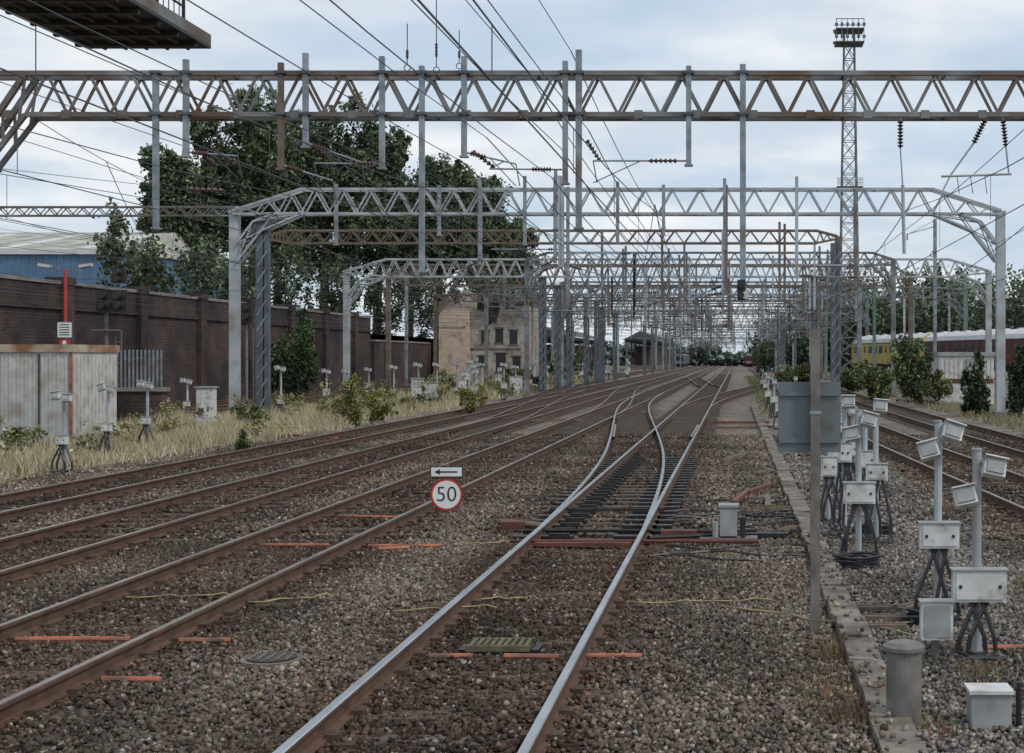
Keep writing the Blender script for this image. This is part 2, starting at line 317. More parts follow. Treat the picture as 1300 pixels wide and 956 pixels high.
def stones(name,y0,y1,dens,s0,s1):
    a=0.76; n=int(dens*a*(y1*y1-y0*y0)/2*1.0)
    y=np.sqrt(rng.uniform(y0*y0,y1*y1,n)); x=((-0.56+rng.uniform(0,1,n)*0.80))*y+rng.uniform(-.8,.8,n)
    tro=(x>0.92)&(x<1.24); keep=(x<11.5)&~(tro&(rng.uniform(0,1,n)<(0.93 if y0<20 else 1.0)))
    for k in MAIN:
        yy,xx=TC[k]; c=np.interp(y,yy,xx); onsl=(np.abs(x-c)<1.2)&(((y-(yy[0]+0.3)+0.125)%0.66)<0.25)
        p=0.10 if y0<20 else 0.5
        if k=='A':
            z=(y>20)&(y<34)&(np.abs(x-c)<1.35); keep&=~(z&((onsl)|(rng.uniform(0,1,n)<0.6)))
        keep&=~(onsl&(rng.uniform(0,1,n)<p))
        for s in(-1,1): keep&=~(np.abs(x-(c+s*0.752))<0.05)
    keep&=~((x<-15.2)&(rng.uniform(0,1,n)<0.85))
    x=x[keep];y=y[keep];n=len(x); tro=tro[keep]
    base=np.array([[a,b,c] for a in(-1,1) for b in(-1,1) for c in(-1,1)],float)*0.62
    F8=np.array([(0,1,3,2),(4,6,7,5),(0,4,5,1),(2,3,7,6),(0,2,6,4),(1,5,7,3)])
    V=base[None]+rng.uniform(-.36,.36,(n,8,3))
    sz=(rng.uniform(s0,s1,n)/2)[:,None,None]*rng.uniform(0.7,1.2,(n,1,3)); V=V*sz
    q=rng.normal(size=(n,4)); q/=np.linalg.norm(q,axis=1)[:,None]; a_,b_,c_,d_=q.T
    R=np.stack([1-2*(c_*c_+d_*d_),2*(b_*c_-a_*d_),2*(b_*d_+a_*c_),2*(b_*c_+a_*d_),1-2*(b_*b_+d_*d_),2*(c_*d_-a_*b_),2*(b_*d_-a_*c_),2*(c_*d_+a_*b_),1-2*(b_*b_+c_*c_)],-1).reshape(n,3,3)
    V=np.einsum('nij,nkj->nki',R,V)
    V[:,:,0]+=x[:,None]; V[:,:,1]+=y[:,None]; V[:,:,2]+=(rng.uniform(0.0,0.028,n)+0.014*(np.sin(x*2.3+y*1.1)*np.sin(y*1.9-x)>.1)+tro*0.10)[:,None]
    patch=0.84+0.32*np.sin(x*1.7+y*.9)*np.sin(y*.63-x*1.1)
    col=bedcol(x,y)*(np.exp(rng.normal(0.06,0.46,n))*patch)[:,None]; pale=rng.uniform(0,1,n)<0.035; col[pale]=np.array([0.27,0.25,0.225])*rng.uniform(.7,1.2,(pale.sum(),1))
    col*=1+rng.normal(0,0.06,(n,3)); col=np.clip(col,0.012,0.42)
    faces=(F8[None]+(np.arange(n)*8)[:,None,None]).reshape(-1,4)
    bulk(name,V.reshape(-1,3),faces,M['stone'],np.repeat(col,6,axis=0))
stones('ballast_gravel',7.5,20,820,0.028,0.056)
stones('ballast_gravel',20,48,180,0.045,0.078)
# ---------------------------------------------------------------- cable trough, ground clutter
mb=MB(); y=8.0
while y<75:
    L=0.95; xo=1.08-(0.0 if y<25 else (y-25)*0.004)
    mb.box((xo+random.uniform(-.025,.025),y+L/2,0.045+random.uniform(-.018,.014)),(0.28,L-0.03,0.11),'concrete',Matrix.Rotation(random.uniform(-.035,.035),3,'Z')@Matrix.Rotation(random.uniform(-.06,.06),3,'Y'))
    y+=L
mb.obj('concrete_cable_trough')
def pipe(p,q,r,k,name,n=8):
    mb=MB(); mb.cyl(p,q,r,k,n=n); mb.obj(name)
for (u1,v1,u2,v2) in((20,812,118,811),(118,811,165,812),(228,813,292,813),(130,862,205,863),(430,655,510,657),(330,692,418,692),(468,693,560,693),(545,833,600,833),(640,833,710,834),(745,833,815,833),(480,697,520,695),(370,556,430,556),(1250,822,1300,822)):
    a=G(u1,v1,0.05);b=G(u2,v2,0.045); pipe(a,b,0.026,'orange','orange_conduit_pipe')
mb=MB()
for yy in(19.4,20.6,23.5):
    mb.cyl((-3.1,yy,0.1),(0.3 if yy<21 else -1.2,yy,0.1),0.024,'redrust' if yy<20 else 'chair')
mb.box((-2.07,19.15,0.09),(1.3,0.12,0.05),'redrust'); 
mb.cyl((-1.2,19.6,0.12),(0.15,19.9,0.14),0.022,'chair'); mb.cyl((-1.2,20.3,0.12),(0.15,20.2,0.14),0.022,'chair')
mb.box((-3.35,21.3,.09),(.35,.3,.14),'redrust'); mb.cyl((-3.6,21.5,.12),(-2.9,21.2,.1),.05,'rustbeam')
mb.obj('switch_stretcher_rods')
mb=MB(); c=G(925,692,0); 
mb.box((c.x,c.y,0.08),(0.8,0.32,0.07),'post'); mb.box((c.x,c.y,0.34),(0.24,0.26,0.40),'greybox'); mb.box((c.x,c.y,0.555),(0.28,0.30,0.035),'greybox'); mb.cyl((c.x-0.18,c.y-.1,0.12),(c.x-.18,c.y-.1,0.34),0.045,'greybox'); mb.cyl((c.x+0.2,c.y-.1,0.12),(c.x+.2,c.y-.1,0.40),0.035,'cable')
mb.box((c.x-0.7,c.y+0.25,0.12),(0.5,0.18,0.12),'redrust'); mb.box((c.x+0.5,c.y+0.5,0.08),(0.7,0.12,0.06),'cable')
mb.obj('point_machine')
for (x,yy,L,a,k) in((0.1,26,2.4,1.45,'redrust'),(0.55,25,2.0,1.55,'rustbeam'),(0.8,44,3,1.5,'rustbeam'),(0.45,27.5,1.8,1.3,'redrust'),(-0.1,36,2.2,1.35,'wood'),(0.2,52,2.4,.3,'wood'),(0.1,56,2.4,.1,'redrust'),(-7.5,58,2.5,.4,'rustbeam')):
    mb=MB(); mb.box((x,yy,0.07),(L,0.10,0.09),k,Matrix.Rotation(a,3,'Z')); mb.box((x,yy,0.118),(L,0.04,0.004),'rustbeam',Matrix.Rotation(a,3,'Z')); mb.obj('scrap_rail_length')
mb=MB()
for i in range(13):
    x0=-1.0+random.uniform(-.2,.2); yy=random.uniform(17.8,25); pts=[]
    for j in range(9):
        pts.append(Vector((x0+j*0.26,yy+0.25*math.sin(j*0.9+i)+0.04*i,0.055+0.012*math.sin(j*2))))
    mb.path(pts,0.014,'cable',n=5)
mb.obj('ground_cables')
for (u,v,L,s) in((160,758,1.1,.2),(310,765,.8,.5),(500,775,1.0,.3),(800,765,1.5,.2),(915,768,1.8,-1.5),(1110,795,1.0,.5),(590,690,.8,.3),(600,760,.7,.1)):
    c=G(u,v,0.055); mb=MB(); pts=[c+Vector((L*t/8,s*t/8+0.06*math.sin(t*1.7+u),0.012*math.sin(t*3))) for t in range(9)]
    mb.path(pts,0.009,'yellow',n=5); mb.obj('yellow_rope')
mb=MB(); c=G(636,824,0.05); 
for i in range(9): mb.box((c.x-0.24+i*0.06,c.y,0.10),(0.032,0.30,0.035),'plastic')
mb.box((c.x,c.y,0.06),(0.56,0.34,0.05),'chair'); mb.box((c.x,c.y-0.17,0.09),(0.56,0.03,0.05),'plastic'); mb.box((c.x,c.y+0.17,0.09),(0.56,0.03,0.05),'plastic')
for s in(-1,1):
    mb.box((c.x+s*.31,c.y,0.05),(0.08,0.26,0.04),'chair')
mb.obj('track_magnet')
mb=MB(); c=G(345,842,0); mb.cyl((c.x,c.y,-0.05),(c.x,c.y,0.045),0.26,'rustbeam',n=28); mb.cyl((c.x,c.y,0.045),(c.x,c.y,0.058),0.21,'chair',n=28)
for i in range(5): mb.box((c.x-.16+.08*i,c.y,0.06),(0.02,0.26,0.012),'rustbeam')
mb.obj('manhole_cover')
for (u,v,L,a) in((1118,772,0.5,0.05),(1122,784,0.55,-.05),(1120,795,0.45,.02),(1065,770,1.1,1.5),(1155,770,.5,.9),(940,560,.6,1.2),(965,600,.7,1.3),(985,645,.8,.1),(1000,672,.6,1.2)):
    c=G(u,v,0.06); mb=MB(); mb.box((c.x,c.y,0.06),(L,0.14,0.05),'wood',Matrix.Rotation(a,3,'Z')); mb.box((c.x,c.y,0.091),(L*0.96,0.02,0.01),'rustbeam',Matrix.Rotation(a,3,'Z')); mb.obj('timber_board')
# ---------------------------------------------------------------- signs
def text(body,size,loc,mat,parent,name,ext=0.001,rotz=0):
    cu=bpy.data.curves.new(name,'FONT'); cu.body=body; cu.size=size; cu.align_x='CENTER'; cu.align_y='CENTER'; cu.extrude=ext; cu.offset=-0.003
    o=bpy.data.objects.new(name,cu); sc.collection.objects.link(o); o.location=loc; o.rotation_euler=(math.radians(90),0,rotz); cu.materials.append(M[mat]); o.parent=parent; return o
Ys=19.9; c=W(567,628,Ys); mb=MB()
mb.cyl((c.x,Ys+0.04,0),(c.x,Ys+0.04,c.z+0.42),0.026,'rustbeam',n=10)
mb.cyl((c.x,Ys+0.012,c.z),(c.x,Ys,c.z),0.232,'signblack',n=48)
mb.cyl((c.x,Ys-0.001,c.z),(c.x,Ys-0.005,c.z),0.226,'signred',n=48); mb.cyl((c.x,Ys-0.0052,c.z),(c.x,Ys-0.009,c.z),0.196,'signwhite',n=48)
mb.box((c.x,Ys+0.02,c.z),(0.4,0.015,0.04),'post')
zc=ZV(599,Ys); mb.box((c.x,Ys,zc),(0.46,0.012,0.155),'signblack'); mb.box((c.x,Ys-0.009,zc),(0.43,0.006,0.125),'signwhite')
mb.box((c.x+0.02,Ys-0.0145,zc),(0.26,0.004,0.02),'signblack')
mb.add([(c.x-0.17,Ys-0.015,zc),(c.x-0.09,Ys-0.015,zc-0.04),(c.x-0.09,Ys-0.015,zc+0.04)],[(0,1,2)],'signblack')
mb.box((c.x,Ys+0.04,0.02),(0.12,0.12,0.08),'concrete')
sg=mb.obj('speed_limit_sign'); text('50',0.30,(c.x,Ys-0.0125,c.z),'signblack',sg,'number_50',0.0015)
Y0=13.26; mb=MB(); x=XU(1035,Y0); mb.bx(x-0.045,x+0.045,Y0-0.045,Y0+0.045,0,ZV(418,Y0),'post')
mb.bx(XU(988,Y0),XU(1068,Y0),Y0+0.07,Y0+0.085,ZV(575,Y0),ZV(485,Y0),'signback')
for v in(500,560): mb.bx(XU(990,Y0),XU(1066,Y0),Y0+0.046,Y0+0.069,ZV(v,Y0)-.02,ZV(v,Y0)+.02,'signback')
mb.bx(x-0.052,x+0.052,Y0-0.052,Y0+0.046,ZV(523,Y0)-.02,ZV(523,Y0)+.01,'galv'); mb.bx(x-0.1,x+0.1,Y0-0.1,Y0+0.1,-0.02,0.03,'concrete')
mb.obj('trackside_sign_board')
# ---------------------------------------------------------------- trackside equipment posts
def eqpost(X,Y,h,heads=((-0.1,0.0,-15),(0.12,0.12,20)),mid=(0.85,0.42,0.26),r=0.045,cables=True,name='trackside_equipment_post',sc_=1.0):
    mb=MB(); mb.cyl((X,Y,-0.03),(X+random.uniform(-.02,.02),Y,h),r,'galvl',n=10); mb.cyl((X,Y,h),(X,Y,h+0.02),r*1.2,'greybox',n=10); mb.box((X,Y,0.0),(0.22,0.22,0.1),'concrete')
    for (dx,dz,tilt) in heads:
        R=Matrix.Rotation(math.radians(tilt),3,'Y')@Matrix.Rotation(math.radians(-25),3,'X')
        c=Vector((X+dx,Y-0.12,h-0.10+dz)); mb.box(c,(0.19*sc_,0.10,0.15*sc_),'whitebox',R); mb.box(c+R@Vector((0,-0.06,0)),(0.15*sc_,0.02,0.11*sc_),'greybox',R); mb.box(c+R@Vector((0,-0.02,0.08*sc_)),(0.21*sc_,0.16,0.012),'whitebox',R)
        mb.beam((X,Y,h-0.12+dz),c,0.04,0.03,'greybox')
    if mid:
        z,w,hh=mid; mb.box((X,Y-0.11,z),(w,0.13,hh),'whitebox'); mb.box((X,Y-0.181,z),(w-0.05,0.012,hh-0.05),'whitebox'); mb.box((X,Y-0.11,z+hh/2+0.008),(w+0.03,0.17,0.012),'greybox')
        for s in(-1,1): mb.box((X+s*(w/2-0.06),Y-0.19,z),(0.025,0.012,0.03),'black')
    if cables:
        for i in range(4):
            o=(i-1.5)*0.05; z0=(mid[0]-mid[2]/2) if mid else h*0.6
            sx=random.choice((-1,1))*random.uniform(.1,.25)
            pts=[Vector((X+o,Y-0.11,z0)),Vector((X+o+sx*0.4,Y-0.16,z0*0.72)),Vector((X+o+sx*0.8,Y-0.2,z0*0.4)),Vector((X+o+sx*0.9,Y-0.2,z0*0.15)),Vector((X+o+sx*0.4,Y-0.3,0.05)),Vector((X+o-sx,Y-0.35,0.03))]
            mb.path(pts,0.02 if Y<25 else 0.025,'cable',n=6)
    return mb.obj(name)
def EU(u,vb,vt,**k):
    c=G(u,vb); h=ZV(vt,c.y); return eqpost(c.x,c.y,h,**k)
EU(1240,832,572,heads=((0.13,-0.05,12),(-0.12,-0.30,-12)),mid=(0.63,0.46,0.27),r=0.042)
EU(1190,790,536,heads=((-0.1,-0.18,-15),(0.13,0.0,18)),mid=(0.87,0.38,0.24),r=0.04)
EU(1112,688,512,heads=((0.05,0.05,5),),mid=(1.0,0.30,0.22),r=0.04)
EU(1090,712,522,heads=((-0.1,-0.2,-12),(0.12,-0.02,15)),mid=(0.88,0.40,0.26),r=0.04)
EU(1072,676,505,heads=((0.05,0.03,0),),mid=(1.2,0.2,0.28),r=0.04)
EU(1052,664,540,heads=((0.0,0.0,0),),mid=(0.9,0.25,0.3),r=0.035)
for (u,vb,vt) in((998,560,492),(990,545,488),(983,530,484),(975,520,478),(1082,600,520),(1066,580,505),(1010,520,480),(972,505,474),(1098,640,528),(1062,625,530),(1078,620,545),(968,498,470),(980,492,468)):
    EU(u,vb,vt,mid=(0.8,0.34,0.3),heads=((0.0,0.05,0),))
for (u,v,rr) in((1088,722,0.26),(1110,680,0.22),(1075,600,0.2),(1180,795,0.2)):
    c=G(u,v); mb=MB()
    for j in range(5):
        ox=random.uniform(-.03,.03)
        pts=[Vector((c.x+ox+rr*(1+.05*j*(-1)**j)*math.cos(t*math.pi/9),c.y+rr*0.8*math.sin(t*math.pi/9),0.04+0.03*j+.012*math.sin(t+j))) for t in range(19)]
        mb.path(pts,0.019,'cable',n=6)
    mb.obj('cable_coil')
c=G(1187,838); mb=MB(); mb.cyl((c.x,c.y,0),(c.x,c.y,0.45),0.03,'post'); mb.box((c.x,c.y-.08,0.36),(0.27,0.13,0.32),'whitebox'); mb.box((c.x,c.y-.15,0.36),(0.22,0.012,0.27),'greybox'); mb.box((c.x,c.y-.08,0.527),(0.30,0.16,0.012),'greybox'); mb.obj('junction_box')
c=Vector((1.18,10.0,0)); mb=MB(); mb.cyl((c.x,c.y,-0.02),(c.x,c.y,0.55),0.125,'post',n=24); mb.cyl((c.x,c.y,0.55),(c.x,c.y,0.575),0.15,'post',n=24); mb.cyl((c.x,c.y,0.575),(c.x,c.y,0.60),0.15,'post',r2=0.11,n=24); mb.obj('steel_pipe_bollard')
c=Vector((1.78,10.0,0)); mb=MB(); mb.box((c.x,c.y,0.13),(0.28,0.22,0.26),'greybox'); mb.box((c.x,c.y,0.27),(0.31,0.26,0.025),'whitebox'); mb.cyl((c.x+.2,c.y-.05,0),(c.x+.2,c.y-.05,.33),.02,'cable'); mb.obj('ground_junction_box')
for (u,vb,vt,hw) in((82,600,500,0),(138,578,490,0),(187,566,486,0),(238,536,482,0),(357,532,466,0),(415,520,470,1),(440,512,470,0),(468,508,468,1),(500,512,465,0),(531,518,462,1),(555,512,462,0),(580,510,460,0),(612,500,462,0),(640,508,462,1),(655,500,465,0),(677,495,462,0),(690,492,460,0),(705,490,462,1),(735,485,462,0),(760,482,460,0)):
    EU(u,vb,vt,mid=(0.9,0.34,0.34) if hw else (0.75,0.25,0.2),heads=((0.12,0.0,random.uniform(0,20)),(-0.14,0.05,random.uniform(-20,0))))
rq=random.Random(3)
for i in range(26):
    Y=rq.uniform(75,210); X=rq.uniform(-22,-14.6); eqpost(X,Y,rq.uniform(1.4,2.6),mid=(rq.uniform(.6,1.1),.45,.5),heads=((0.1,0,0),),sc_=1.6,r=.06)
def cabinet(u,vb,w,h,name='equipment_cabinet'):
    c=G(u,vb); mb=MB(); mb.box((c.x,c.y,h/2+0.05),(w,0.5,h),'whitebox'); mb.box((c.x,c.y-0.26,h/2+.05),(w-0.1,0.02,h-0.12),'whitebox'); mb.box((c.x,c.y,h+0.08),(w+0.12,0.62,0.05),'greybox'); mb.box((c.x,c.y,0.03),(w+.1,.6,.08),'concrete'); mb.box((c.x+w*.3,c.y-.28,h*.55),(0.04,.03,.15),'black'); mb.obj(name)
cabinet(262,548,0.55,1.5); cabinet(97,548,0.6,0.65); cabinet(546,515,0.8,1.2); cabinet(530,514,0.6,1.4); cabinet(655,500,.9,1.2)
# ---------------------------------------------------------------- gantries
def truss(mb,x0,x1,Y,zb,zt,k,p=1.1,cw=0.12,dw=0.07,dep=0.6,y2=None):
    for yy in((Y-dep/2,Y+dep/2) if dep>0 else (Y,)):
        mb.beam((x0,yy,zt),(x1,yy,zt),cw,cw,k); mb.beam((x0,yy,zb),(x1,yy,zb),cw,cw,k)
        n=max(1,int(round((x1-x0)/p))); pp=(x1-x0)/n
        for i in range(n):
            a=x0+i*pp; mb.beam((a,yy,zb),(a+pp/2,yy,zt),dw,dw*0.6,k); mb.beam((a+pp/2,yy,zt),(a+pp,yy,zb),dw,dw*0.6,k)
    if dep>0:
        n=int((x1-x0)/2.4)
        for i in range(n+1):
            a=x0+(x1-x0)*i/n
            mb.beam((a,Y-dep/2,zb),(a,Y+dep/2,zb),0.06,0.06,k); mb.beam((a,Y-dep/2,zt),(a,Y+dep/2,zt),0.06,0.06,k)
            if i<n: mb.beam((a,Y-dep/2,zb),(a+(x1-x0)/n,Y+dep/2,zb),0.05,0.05,k)
def drop(mb,u,v0,v1,Y,k='galv',w=0.15,arm=None,dy=-0.4):
    x=XU(u,Y); z0=ZV(v0,Y); z1=ZV(v1,Y); mb.bx(x-w/2,x+w/2,Y+dy-w/2,Y+dy+w/2,z1,z0,k)
    mb.bx(x-w*0.8,x+w*0.8,Y+dy-w*0.7,Y+dy+w*0.7,z1-0.02,z1+0.03,k)
    if arm:
        d,dz=arm; a=Vector((x,Y+dy,z1+0.12)); b=a+Vector((d,0,dz))
        mb.insul(a+(b-a)*0.12,a+(b-a)*0.42,0.07,6); mb.cyl(a,a+(b-a)*0.13,0.025,'galv'); mb.cyl(a+(b-a)*0.42,b,0.022,'galv')
        mb.cyl(b,b+Vector((0.1,0,-0.55)),0.014,'wire'); mb.cyl(b+(a-b)*0.5,b+Vector((0.0,0,-0.55)),0.012,'wire')
Y1=36.0; mb=MB(); zt=ZV(96,Y1); zb=ZV(148,Y1)
truss(mb,-17.9,13.0,Y1,zb,zt,'boom',p=1.08,cw=0.12,dw=0.07)
for yy in(Y1-.3,Y1+.3):
    mb.beam((-17.9,yy,zt),(-20.2,yy,zt-3.4),0.13,0.13,'boom'); mb.beam((-17.9,yy,zb),(-19.3,yy,zb-1.8),0.11,0.11,'boom'); mb.beam((-17.9,yy,zt),(-20.2,yy,zt),0.12,0.12,'boom')
    for t in range(4):
        a=Vector((-17.9,yy,zt)).lerp(Vector((-20.2,yy,zt-3.4)),t/4); b=Vector((-17.9,yy,zb)).lerp(Vector((-19.4,yy,zb-2.2)),(t+.5)/4); mb.beam(a,b,0.06,0.05,'boom')
mb.bx(-20.5,-20.1,Y1-.3,Y1+.3,0,zt,'boom'); mb.bx(12.8,13.2,Y1-.3,Y1+.3,0,zt,'boom')
for d in((206,95,292,'galv',None),(244,80,202,'galv',(1.3,-.1)),(363,84,218,'rustbeam',(1.3,-.4)),(394,72,190,'galv',(1.4,-.5)),(490,76,217,'galv',(-1.7,0.02)),(540,88,346,'galv',None),(593,76,202,'galv',(1.3,-.3)),(720,82,236,'galv',None),(737,68,292,'galv',None),(875,88,213,'galv',(-2.4,0.0)),(943,86,382,'galv',None)):
    drop(mb,d[0],d[1],d[2],Y1,d[3],arm=d[4],w=0.13 if d[0] not in(737,943) else 0.15)
    xq=XU(d[0],Y1)
    for z in(zt,zb): mb.box((xq,Y1-.42,z),(.26,.2,.07),'darkcol')
for i in range(18):
    x=XU(20+i*72,Y1); mb.box((x,Y1-0.37,zb),(0.22,0.02,0.2),'boom')
a=W(716,218,Y1);b=W(625,217,Y1); a.y=b.y=Y1-.4; mb.cyl(a,b,0.022,'galv'); mb.insul(a+(b-a)*.15,a+(b-a)*.42); mb.cyl(b,W(640,205,Y1),0.015,'wire')
for (u1,v1,u2,v2) in((745,178,762,205),(600,192,628,213),(300,210,268,186),(258,198,275,212),(400,186,425,210),(240,240,285,242),(455,216,478,212)):
    mb.insul(W(u1,v1,Y1-.3),W(u2,v2,Y1-.3),0.07,6)
def susp(mb,u,v0,v1,Y,u2=None):
    a=W(u,v0,Y);b=W(u2 or u,v1,Y); mb.cyl(a,a.lerp(b,.12),0.02,'galv'); mb.insul(a.lerp(b,.1),b,0.085,8)
susp(mb,1143,150,188,Y1); mb.cyl(W(1143,188,Y1),W(1146,235,Y1),0.02,'galvl'); mb.cyl(W(1146,235,Y1),W(1148,322,Y1),0.045,'galvl')
susp(mb,1252,150,182,Y1,1236); mb.cyl(W(1236,182,Y1),W(1207,222,Y1),0.025,'galvl'); susp(mb,1273,150,186,Y1,1277); mb.cyl(W(1277,186,Y1),W(1281,222,Y1),0.022,'galvl')
mb.cyl(W(1195,224,Y1),W(1284,221,Y1),0.03,'galvl'); mb.cyl(W(1207,222,Y1),W(1195,246,Y1),0.02,'galvl')
for u in(1215,1232,1250): mb.cyl(W(u,223,Y1),W(u+3,246,Y1),0.010,'wire')
mb.obj('overhead_line_gantry')
mb=MB(); c=W(941,368,Y1-.45); mb.box(c,(0.2,0.2,0.5),'black'); 
for dz in(-.14,.12): mb.cyl(c+Vector((0,-.1,dz)),c+Vector((0,-.2,dz)),0.08,'black',n=12)
mb.cyl(c+Vector((.1,-.101,-.14)),c+Vector((.1,-.13,-.14)),.09,'whitebox',n=14)
mb.obj('hanging_signal')
def portal(Y,XL,XR,k,zt=10.05,zb=8.9,shoulder=3.0,dep=0.6,ztl=9.15,leg=0.4,p=1.15,drops=(),legs2=(),cw=0.12,dw=0.07,ndrop=0,kneeL=True,kneeR=True):
    mb=MB(); x0=XL+shoulder; x1=XR-shoulder
    truss(mb,x0,x1,Y,zb,zt,k,p=p,cw=cw,dw=dw,dep=dep)
    for s,X,xi,on in((1,XL,x0,kneeL),(-1,XR,x1,kneeR)):
        mb.bx(X-leg/2,X+leg/2,Y-leg/2,Y+leg/2,0,ztl,k); mb.bx(X-leg*.8,X+leg*.8,Y-leg*.8,Y+leg*.8,-.05,.25,'concrete')
        if leg>0.35: mb.bx(X-leg/2-.03,X+leg/2+.03,Y-leg/2-.03,Y+leg/2+.03,ztl-.1,ztl,k)
        for yy in((Y-dep/2,Y+dep/2) if dep>0 else(Y,)):
            mb.beam((X,yy,ztl),(xi,yy,zt),cw,cw,k); mb.beam((X,yy,ztl-0.15),(xi,yy,zb+.02),cw*.8,cw*.8,k)
            A=Vector((X,yy,ztl));B=Vector((xi,yy,zt)); 
            for t in range(3):
                mb.beam(A.lerp(B,(t+.5)/3),(X+(xi-X)*(t+1)/3,yy,ztl-.15+(zb-ztl+.17)*(t+1)/3),dw*.8,dw*.6,k); mb.beam(A.lerp(B,(t+.5)/3),(X+(xi-X)*(t)/3,yy,ztl-.15+(zb-ztl+.17)*t/3),dw*.8,dw*.6,k)
            if on:
                P=[(X+s*leg/2,yy,zb-2.1),(X+s*(shoulder*.42),yy,zb-0.75),(xi,yy,zb)]
                Q=[(X+s*leg/2,yy,zb-1.3),(X+s*(shoulder*.3),yy,zb-0.35),(X+s*shoulder*.6,yy,zb)]
                for q in(P,Q):
                    for a,b in zip(q[:-1],q[1:]): mb.beam(a,b,cw*.8,cw*.8,k)
                for t in(0,1): mb.beam(P[t],Q[t+1],dw*.7,dw*.6,k); mb.beam(P[t+1],Q[t],dw*.7,dw*.6,k)
    for X in legs2:
        mb.bx(X-.16,X+.16,Y-.2,Y+.2,0,zb,'darkcol'); mb.bx(X+.22,X+.38,Y-.2,Y+.2,0,zb,'darkcol')
        for i in range(12): mb.beam((X-.1,Y-.21,.3+i*.7),(X+.34,Y-.21,1.0+i*.7),.05,.03,'galv')
    for d in drops: drop(mb,*d[:3],Y,d[3] if len(d)>3 else 'galv',arm=d[4] if len(d)>4 else None,w=0.14)
    r=random.Random(int(Y))
    for xt in (-2.07,-5.93,-9.13,-12.35,4.0,7.5,-2.07,-5.93,-9.13,4.0):
        if ndrop and XL<xt<XR and r.random()<ndrop:
            xx=xt+r.uniform(1.1,1.7)*r.choice((-1,1)); zl=r.uniform(4.9,6.8)
            kd=r.choice((k,'galv','galvl','midsteel','rustbeam'))
            mb.bx(xx-.07,xx+.07,Y-.45,Y-.31,zl,zt+r.uniform(0,.6),kd)
            sg=1 if xt>xx else -1; a=Vector((xx,Y-.38,zl+.15)); b=Vector((xt+sg*.2,Y-.38,6.2 if zl>6 else 5.2))
            mb.insul(a.lerp(b,.1),a.lerp(b,.45),.085,5); mb.cyl(a,b,.025,'galv',n=5); mb.cyl(b,(xt,Y-.38,4.95),.018,'wire',n=5)
            if r.random()<.6: mb.cyl((xt-1.6,Y-.38,zl+.6),(xt+1.6,Y-.38,zl+.6),.03,kd,n=5); mb.insul((xt+.9,Y-.38,zl+.6),(xt+1.3,Y-.38,zl+.6),.09,4)
    return mb.obj('overhead_line_gantry')
Y2=62.4
portal(Y2,XU(298,Y2),XU(1270,Y2),'galvl',zt=ZV(241,Y2),zb=ZV(272,Y2),ztl=ZV(268,Y2),leg=0.38,p=1.2,
 drops=((430,235,312),(560,238,300),(612,238,330),(668,225,312),(707,218,292),(785,232,310),(843,236,300),(920,228,318)),legs2=(XU(331,Y2),),cw=0.11,dw=0.07,ndrop=0.8)
mb=MB(); truss(mb,-48,XU(300,70),70,ZV(274,70),ZV(263,70),'boom',p=0.8,cw=.07,dw=.05,dep=.4); mb.bx(-48.2,-47.8,69.8,70.2,0,10.2,'boom'); mb.bx(XU(300,70)-.15,XU(300,70)+.15,69.8,70.2,0,10.1,'galvl'); mb.obj('overhead_line_gantry')
portal(82,XU(338,82),XU(1063,82),'rustbeam',zt=ZV(293,82),zb=ZV(309,82),shoulder=1.2,ztl=ZV(300,82),leg=.3,p=1.1,legs2=(XU(1058,82),),ndrop=.8,kneeL=False,kneeR=False,cw=.1,dw=.06)
portal(94,-13.9,10.4,'midsteel',zt=9.6,zb=8.7,leg=.3,p=1.1,ndrop=.8,cw=.1,dw=.06,shoulder=1.4)
portal(106,XU(440,106),XU(1255,106),'galvl',zt=10.0,zb=8.7,leg=.42,ndrop=.9,legs2=(-14.6,5.7))
YS=[114,122,136,146,152,168,176,185,203,222,243,265,290,318,348,380,415,455,500,550,610,680]
rp=random.Random(5)
for i,Y in enumerate(YS):
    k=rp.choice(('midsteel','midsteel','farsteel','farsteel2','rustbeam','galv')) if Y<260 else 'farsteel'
    xl=rp.choice((-15,-24,-28,-31)) if Y<260 else rp.choice((-15,-28)); xr=rp.choice((10.6,10.6,14,22)) 
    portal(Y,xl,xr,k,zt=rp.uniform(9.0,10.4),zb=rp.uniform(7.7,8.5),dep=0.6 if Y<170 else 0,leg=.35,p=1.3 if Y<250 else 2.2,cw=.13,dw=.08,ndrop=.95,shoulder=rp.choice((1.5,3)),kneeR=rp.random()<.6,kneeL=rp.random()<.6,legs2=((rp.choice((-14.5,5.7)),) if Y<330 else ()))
for (u,Y,v,k) in((1110,118,372,'farsteel2'),(1187,112,278,'galv'),(516,130,345,'galv'),(680,200,340,'galv'),(1148,170,376,'galvl'),(785,240,370,'galvl'),(985,170,395,'galv'),(1010,220,400,'darkcol'),(765,210,362,'darkcol'),(1225,130,350,'farsteel2'),(1160,200,380,'farsteel2'),(720,180,350,'midsteel'),(640,150,340,'midsteel'),(1135,150,365,'farsteel2'),(1205,160,372,'galv'),(1090,190,375,'darkcol'),(1060,240,390,'farsteel2')):
    mb=MB(); x=XU(u,Y); z=ZV(v,Y); mb.bx(x-.13,x+.13,Y-.13,Y+.13,0,z,k); mb.beam((x,Y,z-.6),(x-2.2,Y,z-1.2),.06,.06,k); mb.beam((x,Y,z-.1),(x-2.0,Y,z-1.15),.04,.04,k); mb.insul((x-2.2,Y,z-1.2),(x-2.2,Y,z-1.7),.09,5); mb.box((x,Y,0.1),(.6,.6,.3),'concrete'); mb.obj('catenary_mast')
